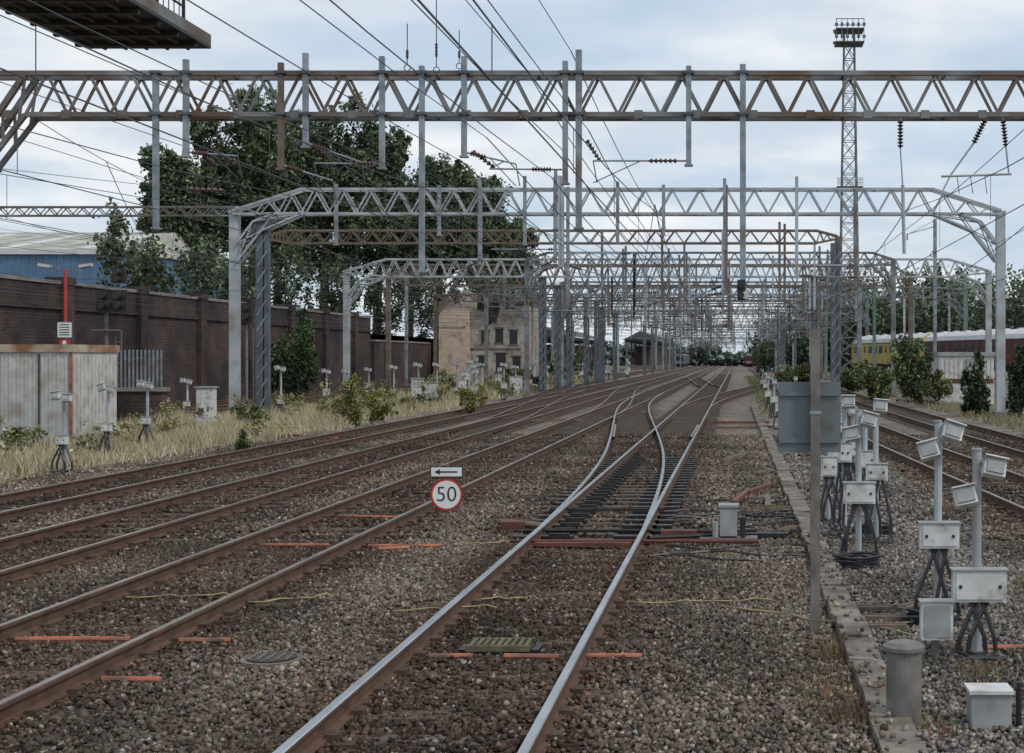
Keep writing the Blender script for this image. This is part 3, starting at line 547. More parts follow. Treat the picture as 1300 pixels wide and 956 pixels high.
# ---------------------------------------------------------------- wires
mb=MB(); sup=[-18,36,62.4+19.6,136,185,243,318,415,550]
def wirepts(x,z,sag,y0,y1,n=8,zig=0.0):
    return [Vector((x+zig*(t/n-.5),y0+(y1-y0)*t/n,z-sag*4*(t/n)*(1-t/n))) for t in range(n+1)]
tracks=[(-2.07,0),(-5.93,0),(-9.13,0),(-12.35,0),(4.3,0),(7.8,0),(-25.6,0),(-29,0)]
for x,_ in tracks:
    for i,(a,b) in enumerate(zip(sup[:-1],sup[1:])):
        if x<-20 and a>200: continue
        zg=0.25*(-1)**i
        r=0.0085 if a<30 else (0.012 if a<80 else .017)
        m1=wirepts(x,6.35,0.95,a,b); c1=wirepts(x,4.95,0.02,a,b,zig=zg)
        for q in(m1,c1): 
            for p1,p2 in zip(q[:-1],q[1:]): mb.cyl(p1,p2,r,'wire',n=4,caps=False)
        if a<250:
            nd=9
            for t in range(1,nd):
                f=t/nd; y=a+(b-a)*f; zt=6.35-.95*4*f*(1-f); mb.cyl((x,y,zt),(x,y,4.95),0.006 if a<80 else .010,'wire',n=3,caps=False)
# crossover wires between tracks
for (xa,ya,xb,yb) in((-2.07,36,-5.93,82),(-2.07,36,-5.5,136),(-5.93,62,-9.13,136),(-2.07,82,4.2,136),(4.2,62,7.8,136),(-9.13,36,-12.35,82),(-12.35,62,-18,136),(-2.07,136,-5.93,185)):
    for z,sg in((6.5,.6),(5.05,.02)):
        q=[Vector((xa,ya,z)).lerp(Vector((xb,yb,z)),t/8)-Vector((0,0,sg*4*(t/8)*(1-t/8))) for t in range(9)]
        for p1,p2 in zip(q[:-1],q[1:]): mb.cyl(p1,p2,0.012,'wire',n=4,caps=False)
for (u0,z) in((420,8.2),(470,7.2),(555,7.9),(603,9.9),(640,8.4),(300,7.6),(120,7.4),(30,8.0),(690,10.4)):
    k=455/(z-CH); x=(u0-935)/k
    for a,b in zip(sup[:-1],sup[1:]):
        q=wirepts(x,z,0.5,a,b,6)
        for p1,p2 in zip(q[:-1],q[1:]): mb.cyl(p1,p2,0.010 if a<30 else .015,'wire',n=4,caps=False)
for (xa,ya,za,xb,yb,zb_) in((-20,10,10,-9,62,7),(-22,20,9.5,-12,80,6.8),(-26,30,8,-10,62,8.9),(-30,60,7.5,-14,106,8.0),(-18,36,8.8,-22,62,8.9),(-30,50,9,-24,62,7),(-34,60,8.5,-20,82,8),(10,36,8.0,11,62,7.5),(9,62,7,13,106,7.6),(8,20,9.6,6,62,7.2),(-12,36,8.3,-5.9,62,6.4),(-8,36,7.4,-2,82,6.3),(-16,36,7.6,-25,62,6.6),(-24,30,7.2,-12,82,5.6),(-28,40,6.6,-12,90,6.9),(-14,36,8.6,-28,70,7.2)):
    q=[Vector((xa,ya,za)).lerp(Vector((xb,yb,zb_)),t/8)-Vector((0,0,.35*4*(t/8)*(1-t/8))) for t in range(9)]
    for p1,p2 in zip(q[:-1],q[1:]): mb.cyl(p1,p2,0.011,'wire',n=4,caps=False)
for Y in(62.4,82,94,106,122,136,152,168,203):
    for z in(5.3,6.6):
        mb.cyl((-30,Y-.4,z+.5),(-13.5,Y-.4,z),0.013,'wire',n=4)
        if Y>62.4: mb.cyl((-13.5,Y-.4,z),(8,Y-.4,z+.1),0.018,'wire',n=4)
for z in(5.6,6.3,7.2): mb.cyl((-38,75,z+.4),(-19,62,z),0.013,'wire',n=4)
mb.obj('overhead_wires')
mb=MB()
for (u,v0,v1,Y) in((517,30,82,26),(554,0,85,27),(583,38,80,28)):
    a=W(u,v0,Y); b=W(u,v1,Y); mb.cyl(a,b,0.010,'wire',n=5); mb.insul(a.lerp(b,.65),a.lerp(b,.85),.03,4); 
    pts=[b+Vector((0.06*math.sin(t),0,-0.06+0.06*math.cos(t))) for t in np.linspace(0,6.28,10)]; mb.path(pts,.010,'wire',n=4)
mb.obj('hanging_droppers')
# ---------------------------------------------------------------- signal gantry deck (top left)
mb=MB(); Yf=27.5; zd=ZV(62,Yf); xl=XU(110,Yf); xr=XU(268,Yf)
mb.bx(xl,xr,17.0,Yf,zd,zd+0.06,'black'); mb.bx(xr-.06,xr,17.0,Yf,zd+.061,zd+.27,'boom'); mb.bx(xl,xl+.06,17,Yf,zd+.061,zd+.27,'boom'); mb.bx(xl+.061,xr-.061,Yf-.06,Yf,zd+.061,zd+.27,'boom')
for i in range(12): mb.bx(xl+.07,xr-.07,17.5+i*.85,17.6+i*.85,zd-.09,zd-.002,'black')
for i in range(5): mb.bx(xl+.4+i*.4,xl+.44+i*.4,17,Yf-.1,zd-.05,zd-.003,'rustbeam')
for yy in(26.2,25.0,23.6,22.2): 
    mb.bx(xr-.05,xr-.005,yy-.03,yy+.03,zd+.27,zd+1.5,'black')
    mb.bx(xl+.005,xl+.05,yy-.03,yy+.03,zd+.27,zd+1.5,'black')
for z in(.5,.8,1.1,1.45): mb.bx(xr-.045,xr-.01,20,26.2,zd+z-.015,zd+z+.015,'black'); 
for i in range(26): mb.bx(xr-.04,xr-.025,20+i*.24,20.015+i*.24,zd+.27,zd+1.45,'black')
mb.bx(xl+.3,xl+.6,24.4,24.8,zd+.06,zd+2.6,'black'); mb.box(((xl+xr)/2,24.9,zd+1.0),(.7,.6,1.5),'black'); mb.bx(xl-1.0,xl-.7,17,17.4,0,zd+.3,'boom'); mb.bx(xl-1,xr,17.0,17.3,zd-.35,zd-.1,'boom')
mb.obj('signal_gantry_walkway')
# ---------------------------------------------------------------- floodlight tower
mb=MB(); Yt=130; xt=XU(1078,Yt); zt=ZV(40,Yt)
def hw(z): return 0.95-0.50*min(1,z/zt)
zz=np.arange(0,zt-0.5,1.5)
for sx,sy in((-1,-1),(1,-1),(1,1),(-1,1)):
    mb.beam((xt+sx*hw(0),Yt+sy*hw(0),0),(xt+sx*hw(zt),Yt+sy*hw(zt),zt),.13,.13,'midsteel')
cs=[(-1,-1),(1,-1),(1,1),(-1,1)]
for i,z in enumerate(zz[:-1]):
    z2=zz[i+1]
    for j in range(4):
        a=cs[j];b=cs[(j+1)%4]
        pa=lambda c,z:(xt+c[0]*hw(z),Yt+c[1]*hw(z),z)
        mb.beam(pa(a,z),pa(b,z2),.06,.06,'midsteel'); mb.beam(pa(b,z),pa(a,z2),.06,.06,'midsteel'); mb.beam(pa(a,z2),pa(b,z2),.06,.06,'midsteel')
for z in(zt-1.2,zt,):
    mb.bx(xt-1.3,xt+1.3,Yt-1.2,Yt+1.2,z,z+.08,'midsteel')
for i in range(6):
    x=xt-1.25+i*.5
    mb.bx(x-.03,x+.03,Yt-1.25,Yt-1.2,zt-1.2,zt+.9,'midsteel')
    for z in(zt+.35,zt-.75): mb.box((x,Yt-1.35,z),(.26,.2,.26),'darkcol'); mb.box((x,Yt+1.35,z),(.26,.2,.26),'darkcol')
mb.bx(xt-1.3,xt+1.3,Yt-1.25,Yt-1.2,zt+.85,zt+.92,'midsteel'); mb.bx(xt-1.3,xt+1.3,Yt+1.2,Yt+1.25,zt+.85,zt+.92,'midsteel'); mb.bx(xt-1.2,xt+1.2,Yt-1.2,Yt+1.2,0,.4,'concrete')
for i in range(5): mb.bx(xt-1.2,xt+1.2,Yt-1.2,Yt-1.15,ZV(236,Yt)+i*.14,ZV(236,Yt)+i*.14+.05,'midsteel')
mb.bx(xt-1.2,xt+1.2,Yt-1.2,Yt+1.2,ZV(238,Yt)-.05,ZV(238,Yt),'midsteel')
mb.obj('floodlight_tower')
# ---------------------------------------------------------------- left: brick retaining wall
mb=MB(); WX=-32
mb.bx(WX-.6,WX,38,124,-.1,6.1,'brick'); mb.bx(WX-.66,WX+.08,38,124,6.1,6.26,'coping'); mb.bx(WX-.6,WX+.12,38,124,4.9,5.05,'brick')
y=42
while y<122: mb.bx(WX,WX+.28,y-.45,y+.45,-.1,6.1,'brick'); mb.bx(WX-.7,WX+.34,y-.5,y+.5,6.1,6.46,'brick'); y+=8.5
mb.obj('brick_retaining_wall')
mb=MB(); mb.bx(WX-.5,WX+0.3,124.2,215,-.1,4.1,'brick'); mb.bx(WX-.55,WX+.38,124.2,215,4.1,4.25,'coping'); 
y=128
while y<214: mb.bx(WX+.3,WX+.5,y-.4,y+.4,-.1,4.1,'brick'); y+=9
mb.obj('brick_retaining_wall')
mb=MB(); mb.add([(WX-.61,36,5.2),(WX-.61,330,4.0),(-150,330,5),(-150,36,6)],[(0,1,2,3)],'ground'); mb.add([(WX-.61,36,-.1),(WX-.61,36,5.2),(-150,36,6),(-150,36,-.1)],[(0,1,2,3)],'earth'); mb.obj('raised_terrain')
mb=MB(); Yw=100; x0,x1=-75,XU(148,Yw); z0=5;z1=ZV(318,Yw); mb.bx(x0,x1,Yw,Yw+30,z0,z1,'clad_blue')
for i in range(60):
    x=x1-.3-i*.5
    if x>x0: mb.bx(x-.06,x+.06,Yw-.05,Yw-.002,z0,z1-.3,'clad_blue')
mb.bx(x0-.2,x1+.2,Yw-.25,Yw-.06,z1-.28,z1+.05,'roofw')
zr=z1+2.6; mb.add([(x0,Yw-.2,z1+.06),(x1+.2,Yw-.2,z1+.06),(x1-1.8,Yw+15,zr),(x0,Yw+15,zr),(x0,Yw+30,z1),(x1+.2,Yw+30,z1)],[(0,1,2,3),(3,2,5,4),(1,5,2)],'clad_roof')
for i in range(14):
    x=x1-2.5-i*1.9; sl_=(zr-z1-.06)/15.2
    mb.beam((x,Yw+.6,z1+.08+sl_*.8),(x,Yw+13,z1+.08+sl_*13.2),.9 if i%3==0 else .08,.05,'roofw' if i%3==0 else 'clad_roof')
mb.obj('blue_warehouse')
mb=MB(); Yc=40.7; x1=XU(90,Yc); x0=-26; zt=ZV(447,Yc)
mb.bx(x0,x1,Yc,Yc+3.0,0.05,zt-.0,'white')
mb.bx(x0-.1,x1+.05,Yc-.08,Yc+3.1,zt+.001,zt+.22,'fascia')
for i in range(30):
    x=x1-.12-i*.23
    if x>x0: mb.bx(x-.03,x+.03,Yc-.03,Yc-.002,.15,zt-.1,'white')
for x in(x1-.9,x1-2.1,x1-3.3): mb.bx(x-.02,x+.02,Yc-.045,Yc-.032,.1,zt-.05,'black')
for j in range(12): mb.bx(x1+.002,x1+.03,Yc+.1+j*.24,Yc+.16+j*.24,.1,zt-.1,'white')
mb.bx(x1-.03,x1+.04,Yc-.05,Yc+.02,.05,zt,'orange'); mb.obj('corrugated_metal_shed')
mb=MB(); Yl=50; x=XU(83,Yl); z=ZV(343,Yl); mb.cyl((x,Yl,0),(x,Yl,z),.07,'redpost',r2=.05,n=10)
for s in(-1,1):
    mb.beam((x,Yl,z),(x+s*.55,Yl,z+.12),.05,.05,'post'); mb.box((x+s*.72,Yl,z+.16),(.42,.22,.10),'white',Matrix.Rotation(-s*.15,3,'Y')); mb.box((x+s*.72,Yl,z+.10),(.34,.18,.03),'glass',Matrix.Rotation(-s*.15,3,'Y'))
mb.box((x,Yl,.1),(.4,.4,.25),'concrete'); mb.obj('twin_platform_lamp')
mb=MB(); x=XU(82,48); z=ZV(419,48); mb.box((x,48,z),(.46,.03,.5),'signwhite'); mb.box((x,48.03,z),(.5,.02,.55),'signback')
for i in range(5): mb.box((x,47.98,z+.18-.085*i),(.34,.004,.03),'signblack')
mb.cyl((x,48.05,0),(x,48.05,z+.3),.04,'post'); z2=ZV(434,48); mb.box((x,48,z2-.02),(.36,.02,.2),'signred'); mb.cyl((x,47.985,z2-.02),(x,47.98,z2-.02),.07,'signwhite',n=16); mb.obj('warning_notice')
def signal(u,v,vb,Y,heads,name='colour_light_signal'):
    mb=MB(); x=XU(u,Y); z=ZV(v,Y); mb.cyl((x,Y,0),(x,Y,z),.08,'post',n=10); mb.box((x,Y,.2),(.5,.5,.4),'concrete')
    for (du,dv,w,h) in heads:
        c=W(u+du,v+dv,Y-.25); mb.box(c,(w*1.25,.06,h*1.15),'black'); mb.box(c+Vector((0,.12,0)),(w,.2,h),'black')
        for s in(-1,1): mb.cyl(c+Vector((0,-.03,s*h*.25)),c+Vector((0,-.35,s*h*.25)),w*.28,'black',n=12)
    mb.bx(x-.5,x+.5,Y-.2,Y+.3,z-1.0,z-.94,'post'); mb.beam((x+.3,Y+.2,0),(x+.3,Y+.2,z-1),.04,.04,'post'); mb.beam((x+.55,Y+.2,0),(x+.55,Y+.2,z-1),.04,.04,'post')
    for i in range(int((z-1)/.3)): mb.beam((x+.3,Y+.2,.3*i),(x+.55,Y+.2,.3*i),.03,.03,'post')
    mb.obj(name)
signal(135,390,0,60,((-3,-8,.5,.8),(17,-8,.5,.8),(16,-40,.45,.55)))
signal(313,385,0,75,((0,12,.5,.9),)); signal(684,478,0,110,((0,5,.8,.5),))
mb=MB(); mb.bx(-31.5,-23.5,58,58.5,-.05,1.25,'brick'); mb.bx(-31.6,-23.4,57.9,58.6,1.25,1.4,'coping'); mb.obj('low_brick_wall')
mb=MB()
for i in range(48): mb.bx(-31.4+i*.165,-31.34+i*.165,58.2,58.24,1.4,2.95,'darkcol' if i<32 else 'galv')
for z in(1.7,2.6): mb.bx(-31.4,-23.6,58.25,58.3,z-.03,z+.03,'darkcol')
mb.box((XU(107,58),58.15,2.5),(.55,.03,.32),'green'); mb.obj('palisade_fence')
mb=MB(); Yr=148; a=XU(562,Yr);b=XU(600,Yr);c2=XU(668,Yr)
def ragged(mb,x0,x1,y,z0,zf,k,th=.5,n=10,seed=1):
    r=random.Random(seed); xs=[x0+(x1-x0)*i/n for i in range(n+1)]; h=[zf(i/n)+r.uniform(-.4,.4) for i in range(n+1)]
    for i in range(n): 
        mb.add([(xs[i],y,z0),(xs[i+1],y,z0),(xs[i+1],y,h[i+1]),(xs[i],y,h[i]),(xs[i],y+th,z0),(xs[i+1],y+th,z0),(xs[i+1],y+th,h[i+1]),(xs[i],y+th,h[i])],[(0,1,2,3),(5,4,7,6),(3,2,6,7)],k)
    mb.add([(x0,y,z0),(x0,y,h[0]),(x0,y+th,h[0]),(x0,y+th,z0)],[(0,1,2,3)],k); mb.add([(x1,y,z0),(x1,y,h[-1]),(x1,y+th,h[-1]),(x1,y+th,z0)],[(3,2,1,0)],k)
ragged(mb,a,b,Yr-2,0,lambda t:ZV(385,Yr)+.4*math.sin(t*5),'render',seed=3)
ragged(mb,b-.3,c2,Yr-1,0,lambda t:ZV(392,Yr)-(1.8 if .35<t<.55 else 0)+(0.5 if t>.8 else 0),'render2',n=14,seed=4)
ragged(mb,a+1.8,a+3.2,Yr+1.5,0,lambda t:ZV(370,Yr),'render2',n=3,seed=6)
ragged(mb,b,c2,Yr+4,0,lambda t:ZV(384,Yr),'brick',n=10,seed=5); mb.bx(c2-.4,c2,Yr-.9,Yr+12,0,ZV(388,Yr),'render2'); mb.bx(a,a+.4,Yr-1.4,Yr+12,0,ZV(390,Yr),'render')
for (u,v,w,h) in((616,428,.8,1.3),(634,426,.8,1.4),(652,428,.8,1.4),(636,460,1.0,1.9),(612,458,.7,1.0),(656,460,.8,1.2)):
    yy=Yr-1; p=W(u,v,yy); mb.box((p.x,yy-.01,p.z),(w,.06,h),'black'); mb.box((p.x,yy-.05,p.z+h/2+.07),(w+.3,.1,.14),'concrete'); mb.box((p.x,yy-.05,p.z-h/2-.06),(w+.2,.12,.1),'concrete')
mb.bx(b-.28,c2-.42,Yr-1.06,Yr-1.002,ZV(443,Yr)-.1,ZV(443,Yr)+.1,'concrete')
mb.bx(a+.05,b-.35,Yr-2.08,Yr-2.002,ZV(415,Yr)-.1,ZV(415,Yr)+.08,'render2')
mb.obj('derelict_rendered_building')
# ---------------------------------------------------------------- right: coaches, bank, shed
mb=MB()
vs=[(x,y,-.1) for x,y in((10.5,175),(15.5,75),(90,60),(90,200))]+[(x,y,1.0) for x,y in((11.8,172),(19,82),(88,72),(88,190))]
mb.add(vs,[(0,1,5,4),(1,2,6,5),(2,3,7,6),(3,0,4,7),(4,5,6,7)],'earth'); mb.obj('embankment')
def coach(p,q,body,name):
    mb=MB(); p=Vector((p[0],p[1],1.0)); q=Vector((q[0],q[1],1.0)); d=(q-p); L=d.length; d.normalize(); s=Vector((d.y,-d.x,0))
    def pt(a,b,z): return p+d*a+s*b+Vector((0,0,z))
    prof=[(-1.35,1.0),(-1.4,1.9),(-1.38,3.0),(-1.15,3.45),(-.6,3.75),(0,3.85),(.6,3.75),(1.15,3.45),(1.38,3.0),(1.4,1.9),(1.35,1.0)]
    N=len(prof)
    vs=[pt(.3,b,z) for b,z in prof]+[pt(L-.3,b,z) for b,z in prof]
    fb=[];fr=[]
    for j in range(N-1): (fr if 2<=j<=7 else fb).append((j,j+1,N+j+1,N+j))
    mb.add(vs,fr,'roofw'); mb.add(vs,fb+[tuple(range(N-1,-1,-1)),tuple(range(N,2*N)),(N-1,0,N,2*N-1)],body)
    R=Matrix(((d.x,s.x,0),(d.y,s.y,0),(0,0,1)))
    nW=int((L-2)/1.35)
    for i in range(nW):
        a=1.4+i*(L-2.8)/(nW-1)
        for sd in(-1,1):
            if i%4==1:
                mb.box(pt(a,sd*1.40,2.0),(.8,.05,1.9),body,R); mb.box(pt(a,sd*1.425,2.45),(.45,.02,.6),'glass',R)
            else: mb.box(pt(a,sd*1.395,2.45),(1.0,.04,.72),'glass',R); mb.box(pt(a,sd*1.40,2.07),(1.06,.05,.05),'roofw',R)
    for sd in(-1,1): mb.box(pt(L/2,sd*1.39,3.05),(L-.6,.06,.07),'black',R); mb.box(pt(L/2,sd*1.38,1.05),(L-.6,.06,.12),'black',R)
    for i in range(8): mb.box(pt(1.5+i*(L-3)/7,0,3.87),(.5,.4,.12),'roofw',R)
    for a in(3,L-3):
        mb.box(pt(a,0,.7),(3.0,2.0,.25),'black',R)
        for o in(-1.2,1.2):
            for sd in(-.75,.75): mb.cyl(pt(a+o,sd-.06,.46),pt(a+o,sd+.06,.46),.46,'rustbeam',n=16)
    mb.box(pt(L/2,0,.8),(L-9,1.6,.35),'black',R)
    for a in(.1,L-.1): mb.box(pt(a,0,1.1),(.5,.3,.3),'black',R)
    mb.obj(name)
coach((22.6,104),(17.6,124),'maroon','maroon_railway_coach'); coach((17.5,124.6),(12.9,143.5),'cream','cream_railway_coach'); coach((27.8,83.5),(22.75,103.5),'maroon','maroon_railway_coach')
mb=MB(); Yq=80; mb.bx(XU(1192,Yq),XU(1262,Yq),Yq,Yq+3,0,ZV(452,Yq),'white'); mb.bx(XU(1190,Yq),XU(1264,Yq),Yq-.1,Yq+3.1,ZV(452,Yq)+.001,ZV(447,Yq),'greybox'); mb.bx(XU(1193,Yq),XU(1261,Yq),Yq-.03,Yq-.002,1.2,1.45,'redrust')
for i in range(12): mb.bx(XU(1194,Yq)+i*.26,XU(1194,Yq)+.05+i*.26,Yq-.035,Yq-.001,1.46,2.6,'white')
mb.box((XU(1235,Yq),Yq-.03,1.6),(.9,.06,1.9),'greybox'); mb.obj('white_hut')
for (x0,x1,y0,y1,z) in((-42,-30,255,330,6.6),(-26,-18.5,330,430,7.0),(13,22,360,450,6.5)):
    mb=MB(); mb.bx(x0,x1,y0,y1,z-.6,z-.1,'slate'); xm=(x0+x1)/2
    mb.add([(x0-.5,y0-.5,z-.05),(x1+.5,y0-.5,z-.05),(xm,y0-.5,z+2),(x0-.5,y1,z-.05),(x1+.5,y1,z-.05),(xm,y1,z+2)],[(0,1,2),(1,4,5,2),(0,2,5,3)],'slate')
    for i in range(7):
        for x in(x0+.5,x1-.5): mb.bx(x-.15,x+.15,y0+i*(y1-y0)/7,y0+.3+i*(y1-y0)/7,0,z-.6,'rustbeam')
    mb.bx(x0+2,x1-2,y0+3,y1-3,0,z-1.5,'brick'); mb.bx(x0+.2,x1-.2,y0,y1,-.05,.9,'concrete'); mb.obj('station_canopy')
def farTrain(x,y0,k):
    mb=MB(); mb.bx(x-1.4,x+1.4,y0,y0+60,.9,3.5,k); mb.bx(x-1.1,x+1.1,y0+.2,y0+60,3.5,3.85,'greybox'); mb.box((x,y0-.02,2.6),(2.2,.06,.8),'glass'); mb.box((x,y0-.03,1.4),(2.0,.08,.5),'greybox'); mb.bx(x-1.1,x+1.1,y0+1,y0+59,.2,.9,'black')
    for i in range(24): mb.bx(x-1.43,x-1.401,y0+2+i*2.4,y0+3.6+i*2.4,2.1,2.9,'glass')
    mb.obj('distant_train')
farTrain(4.0,430,'maroon'); farTrain(-17,420,'darkcol')
# ---------------------------------------------------------------- vegetation
def leafmesh(C,cols,size):
    n=len(C); a=rng.normal(size=(n,3)); a/=np.linalg.norm(a,axis=1)[:,None]; b=rng.normal(size=(n,3)); b-=a*(a*b).sum(1)[:,None]; b/=np.linalg.norm(b,axis=1)[:,None]
    s=size*rng.uniform(.6,1.4,n)[:,None]
    V=np.stack([C-a*s,C+b*s*.55,C+a*s,C-b*s*.55],1).reshape(-1,3)
    Fc=np.arange(n*4).reshape(n,4); return V,Fc,cols
def foliage(name,blobs,n,leaf,col=(0.045,0.075,0.025),var=.4,trunks=(),clump=14,yellow=0.0,loose=1.25):
    tot=sum(b[3]*b[4]*b[5] for b in blobs); Cs=[];Ks=[]
    for (x,y,z,rx,ry,rz) in blobs:
        m=max(40,int(n*rx*ry*rz/tot)); nc=max(6,int(clump*(rx*rz)**.5))
        d=rng.normal(size=(nc,3)); d/=np.linalg.norm(d,axis=1)[:,None]; r=rng.uniform(.55,1.0,nc)[:,None]
        cc=d*r; cr=rng.uniform(.10,.26,nc)
        idx=rng.integers(0,nc,m); off=rng.normal(size=(m,3)); off/=np.linalg.norm(off,axis=1)[:,None]; off*=(rng.uniform(0,1,m)**.5)[:,None]
        p=cc[idx]+off*cr[idx][:,None]*loose
        k=rng.uniform(0,1,m)<.22; q=rng.normal(size=(m,3))*.42; p[k]=np.clip(q[k],-.85,.85)
        P=p*np.array([rx,ry,rz])+np.array([x,y,z]); Cs.append(P)
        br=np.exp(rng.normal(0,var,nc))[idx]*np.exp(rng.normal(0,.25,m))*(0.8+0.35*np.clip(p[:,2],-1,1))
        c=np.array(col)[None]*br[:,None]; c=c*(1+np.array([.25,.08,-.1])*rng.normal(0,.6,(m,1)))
        if yellow: yk=rng.uniform(0,1,m)<yellow; c[yk]=np.array([.35,.30,.04])
        Ks.append(np.clip(c,.008,.5))
    C=np.concatenate(Cs);K=np.concatenate(Ks); ok=C[:,2]>0.02; C=C[ok];K=K[ok]
    V,Fc,K=leafmesh(C,K,leaf); 
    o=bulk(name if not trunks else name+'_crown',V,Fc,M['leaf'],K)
    if trunks:
        mb=MB()
        for (x,y,z0,h,r) in trunks:
            mb.cyl((x,y,z0),(x+.3,y,z0+h*.5),r,'bark',r2=r*.7,n=8); mb.cyl((x+.3,y,z0+h*.5),(x,y,z0+h),r*.7,'bark',r2=r*.2,n=8)
            for i in range(7):
                t=.3+.09*i; an=i*2.4; mb.cyl((x+.2,y,z0+h*t),(x+math.cos(an)*h*.25,y+math.sin(an)*h*.25,z0+h*(t+.22)),r*.35,'bark',r2=r*.08,n=6)
        t=mb.obj(name); o.parent=t; o.name='crown'
    return o
for i,(u,vt,hwp,X,lowv) in enumerate(((225,190,48,-46,330),(318,122,72,-43,330),(410,132,66,-40,350),(478,160,46,-38,350),(556,198,44,-37,360),(606,212,44,-37,365),(650,275,30,-37,370),(350,190,80,-50,340),(520,230,40,-42,350))):
    Y=X*F/(u-935); pm=F/Y; zt=ZV(vt,Y); zl=ZV(lowv,Y); h=zt-zl; R=hwp/pm
    bl=[(X,Y,zl+h*.50,R*.85,R*.8,h*.46)]
    for j in range(9):
        an=j*2.1+i; bl.append((X+math.cos(an)*R*.68,Y+math.sin(an)*R*.6,zl+h*(.12+.095*j),R*.46,R*.46,h*.16))
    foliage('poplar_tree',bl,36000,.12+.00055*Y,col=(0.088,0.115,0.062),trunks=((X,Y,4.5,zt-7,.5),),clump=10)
bl=[]
for u,vt in((160,262),(200,300),(255,290),(310,300),(370,310),(430,320),(490,330),(540,340),(590,350),(635,345),(665,350)):
    X=-36.5; Y=X*F/(u-935); z=ZV(vt,Y); bl.append((X,Y,(z+4.5)/2,28/(F/Y),3,(z-4.5)/2))
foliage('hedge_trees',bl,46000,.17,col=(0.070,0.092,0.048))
def bush(u,vb,vt,hwp,n,leaf,col,name='shrub',yellow=0):
    Y=4680/(vb-455); x=XU(u,Y); z=ZV(vt,Y); r=hwp*Y/F; bl=[(x,Y,z*.5,r*.8,r*.7,z*.48)]
    for j in range(6): 
        s=random.uniform(.25,.5); bl.append((x+r*random.uniform(-.75,.75),Y+r*random.uniform(-.5,.5),z*random.uniform(.2,.8),r*s,r*s,z*s*.7))
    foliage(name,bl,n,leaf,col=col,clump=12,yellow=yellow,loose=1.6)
bush(380,512,404,30,8000,.10,(0.06,0.088,0.04),'dark_bush'); bush(355,506,425,20,2500,.11,(0.05,0.075,0.03),'dark_bush')
bush(445,545,475,22,3000,.045,(0.16,0.17,0.06),'buddleia_shrub',.12); bush(480,540,495,22,2200,.045,(0.15,0.15,0.06),'buddleia_shrub',.25); bush(430,535,500,30,2200,.05,(0.18,0.16,0.08),'buddleia_shrub',.1)
bush(600,525,485,20,1800,.06,(0.18,0.17,0.06),'yellow_shrub',.3); bush(320,545,510,25,1600,.05,(0.11,0.13,0.05)); bush(35,575,540,28,1500,.045,(0.10,0.13,0.06)); bush(310,575,548,14,800,.04,(0.09,0.12,0.05))
bush(300,505,468,24,2000,.1,(0.07,0.10,0.04)); bush(10,560,520,14,700,.05,(0.10,0.12,0.06)); bush(655,495,462,20,1800,.1,(0.10,0.13,0.05)); bush(710,486,455,22,1800,.12,(0.10,0.13,0.05)); bush(745,482,448,18,1500,.12,(0.09,0.12,0.05)); bush(520,520,500,24,1500,.07,(0.13,0.13,0.06),yellow=.15)
bush(560,505,470,22,1500,.08,(0.12,0.14,0.06)); bush(700,480,440,20,1500,.14,(0.09,0.12,0.05))
bush(1160,517,430,30,9000,.09,(0.10,0.135,0.06),'buddleia_shrub'); bush(1115,512,462,26,5000,.09,(0.12,0.15,0.065),'buddleia_shrub',.04); bush(1190,515,470,22,3000,.09,(0.13,0.14,0.06),'yellow_shrub',.12)
bush(1240,528,452,19,4500,.085,(0.06,0.09,0.042),'dark_bush'); bush(1292,530,445,16,4500,.085,(0.06,0.09,0.042),'dark_bush'); bush(1020,490,460,24,2500,.12,(0.10,0.12,0.05)); bush(972,478,434,13,2500,.15,(0.07,0.11,0.05)); bush(1010,488,462,28,2200,.12,(0.12,0.13,0.06),yellow=.06); bush(1085,500,466,24,2600,.12,(0.10,0.12,0.055))
bl=[]
for i in range(110):
    Y=28+ (rng.uniform(0,1)**1.2)*110; X=rng.uniform(-22.6,-15.0); h=rng.uniform(.25,1.1)*(1 if Y<60 else 1.5); r=rng.uniform(.25,.8)
    bl.append((X,Y,h*.45,r,r,h*.55))
foliage('weed_patch',bl,34000,.045,col=(0.17,0.165,0.08),var=.5,clump=8,yellow=.06,loose=1.8)
bl=[]
for i in range(34):
    u=975+i*12; Y=290+25*math.sin(i*2.1); vt=(345+13*math.sin(i*1.7)+8*math.sin(i*.6)) if u>1015 else 400
    z=ZV(vt,Y); bl.append((XU(u,Y),Y,z*.5,4.6,5,z*.5)); bl.append((XU(u+5,Y),Y+4,z*.3,5,5,z*.32))
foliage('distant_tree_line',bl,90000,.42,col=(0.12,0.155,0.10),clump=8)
bl=[]
for i in range(30):
    u=600+i*13; Y=480; vt=434+5*math.sin(i*1.9) if u<900 else 447; z=ZV(vt,Y)
    bl.append((XU(u,Y),Y,z*.5,4.5,5,z*.5))
foliage('distant_tree_line',bl,16000,.8,col=(0.17,0.21,0.19))
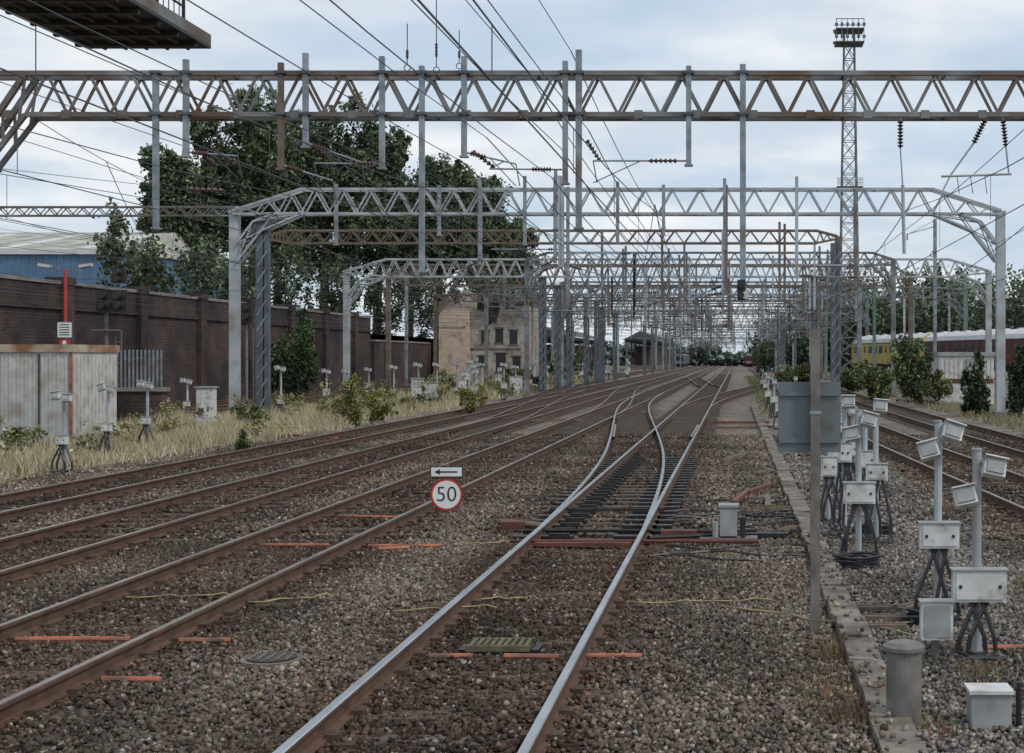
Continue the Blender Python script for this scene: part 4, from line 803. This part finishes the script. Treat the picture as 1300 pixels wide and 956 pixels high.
def grass(name,n,sampler,h0,h1,cols,wd=.008):
    x,y=sampler(n); h=rng.uniform(h0,h1,n)*(0.7+0.5*np.sin(x*2.1+y*1.3)*np.sin(y*.8)); an=rng.uniform(0,6.28,n); w=wd*rng.uniform(.7,1.5,n); lean=rng.normal(0,.35,(n,2))*h[:,None]
    A=np.stack([x-np.cos(an)*w,y-np.sin(an)*w,np.zeros(n)],1);B=np.stack([x+np.cos(an)*w,y+np.sin(an)*w,np.zeros(n)],1);T=np.stack([x+lean[:,0],y+lean[:,1],h],1)
    V=np.stack([A,B,T],1).reshape(-1,3); c=np.array(cols)[rng.integers(0,len(cols),n)]*np.exp(rng.normal(0,.25,(n,1)))
    bulk(name,V,np.arange(n*3).reshape(n,3),M['grass'],np.clip(c,.01,.6))
straw=[(.56,.46,.30),(.48,.39,.24),(.60,.51,.35),(.24,.23,.12),(.40,.33,.20),(.54,.46,.32)]
def s1(n):
    t=rng.integers(0,260,n); R2=np.random.default_rng(11); ty=R2.uniform(24,78,260); tx=R2.uniform(-22.8,-15.3,260); tr=R2.uniform(.15,.75,260)
    return tx[t]+rng.normal(0,1,n)*tr[t],ty[t]+rng.normal(0,1,n)*tr[t]*1.6
grass('dry_grass',110000,s1,.10,.66,straw,.010)
def s2(n): return rng.uniform(-23,-15.4,n),rng.uniform(75,180,n)
grass('dry_grass',22000,s2,.2,.7,straw+[(.14,.17,.07)],.03)
def s3(n):
    c=rng.integers(0,14,n); cx=np.array([.75,.85,1.4,1.6,2.6,2.2,3.3,3.6,3.0,.7,2.0,2.9,.8,1.45])[c]; cy=np.array([11.4,12.3,11.0,13.2,12.4,10.2,16,24,14,10.9,11.6,11.2,10.2,9.9])[c]; return cx+rng.normal(0,.11,n),cy+rng.normal(0,.2,n)
grass('weed_tufts',3600,s3,.04,.22,[(.22,.17,.09),(.10,.13,.04),(.26,.12,.09),(.16,.10,.07)],.0045)
def s4(n): 
    y=rng.uniform(18,90,n); return rng.uniform(9.9,12.5,n),y
grass('verge_grass',14000,s4,.1,.4,[(.14,.15,.07),(.34,.28,.18),(.22,.2,.12)],.012)
def s5(n):
    y=rng.uniform(60,200,n); return 2.0+rng.normal(0,.4,n),y
grass('verge_grass',5000,s5,.1,.45,[(.14,.16,.07),(.22,.21,.12),(.1,.13,.05)],.02)
print('done')
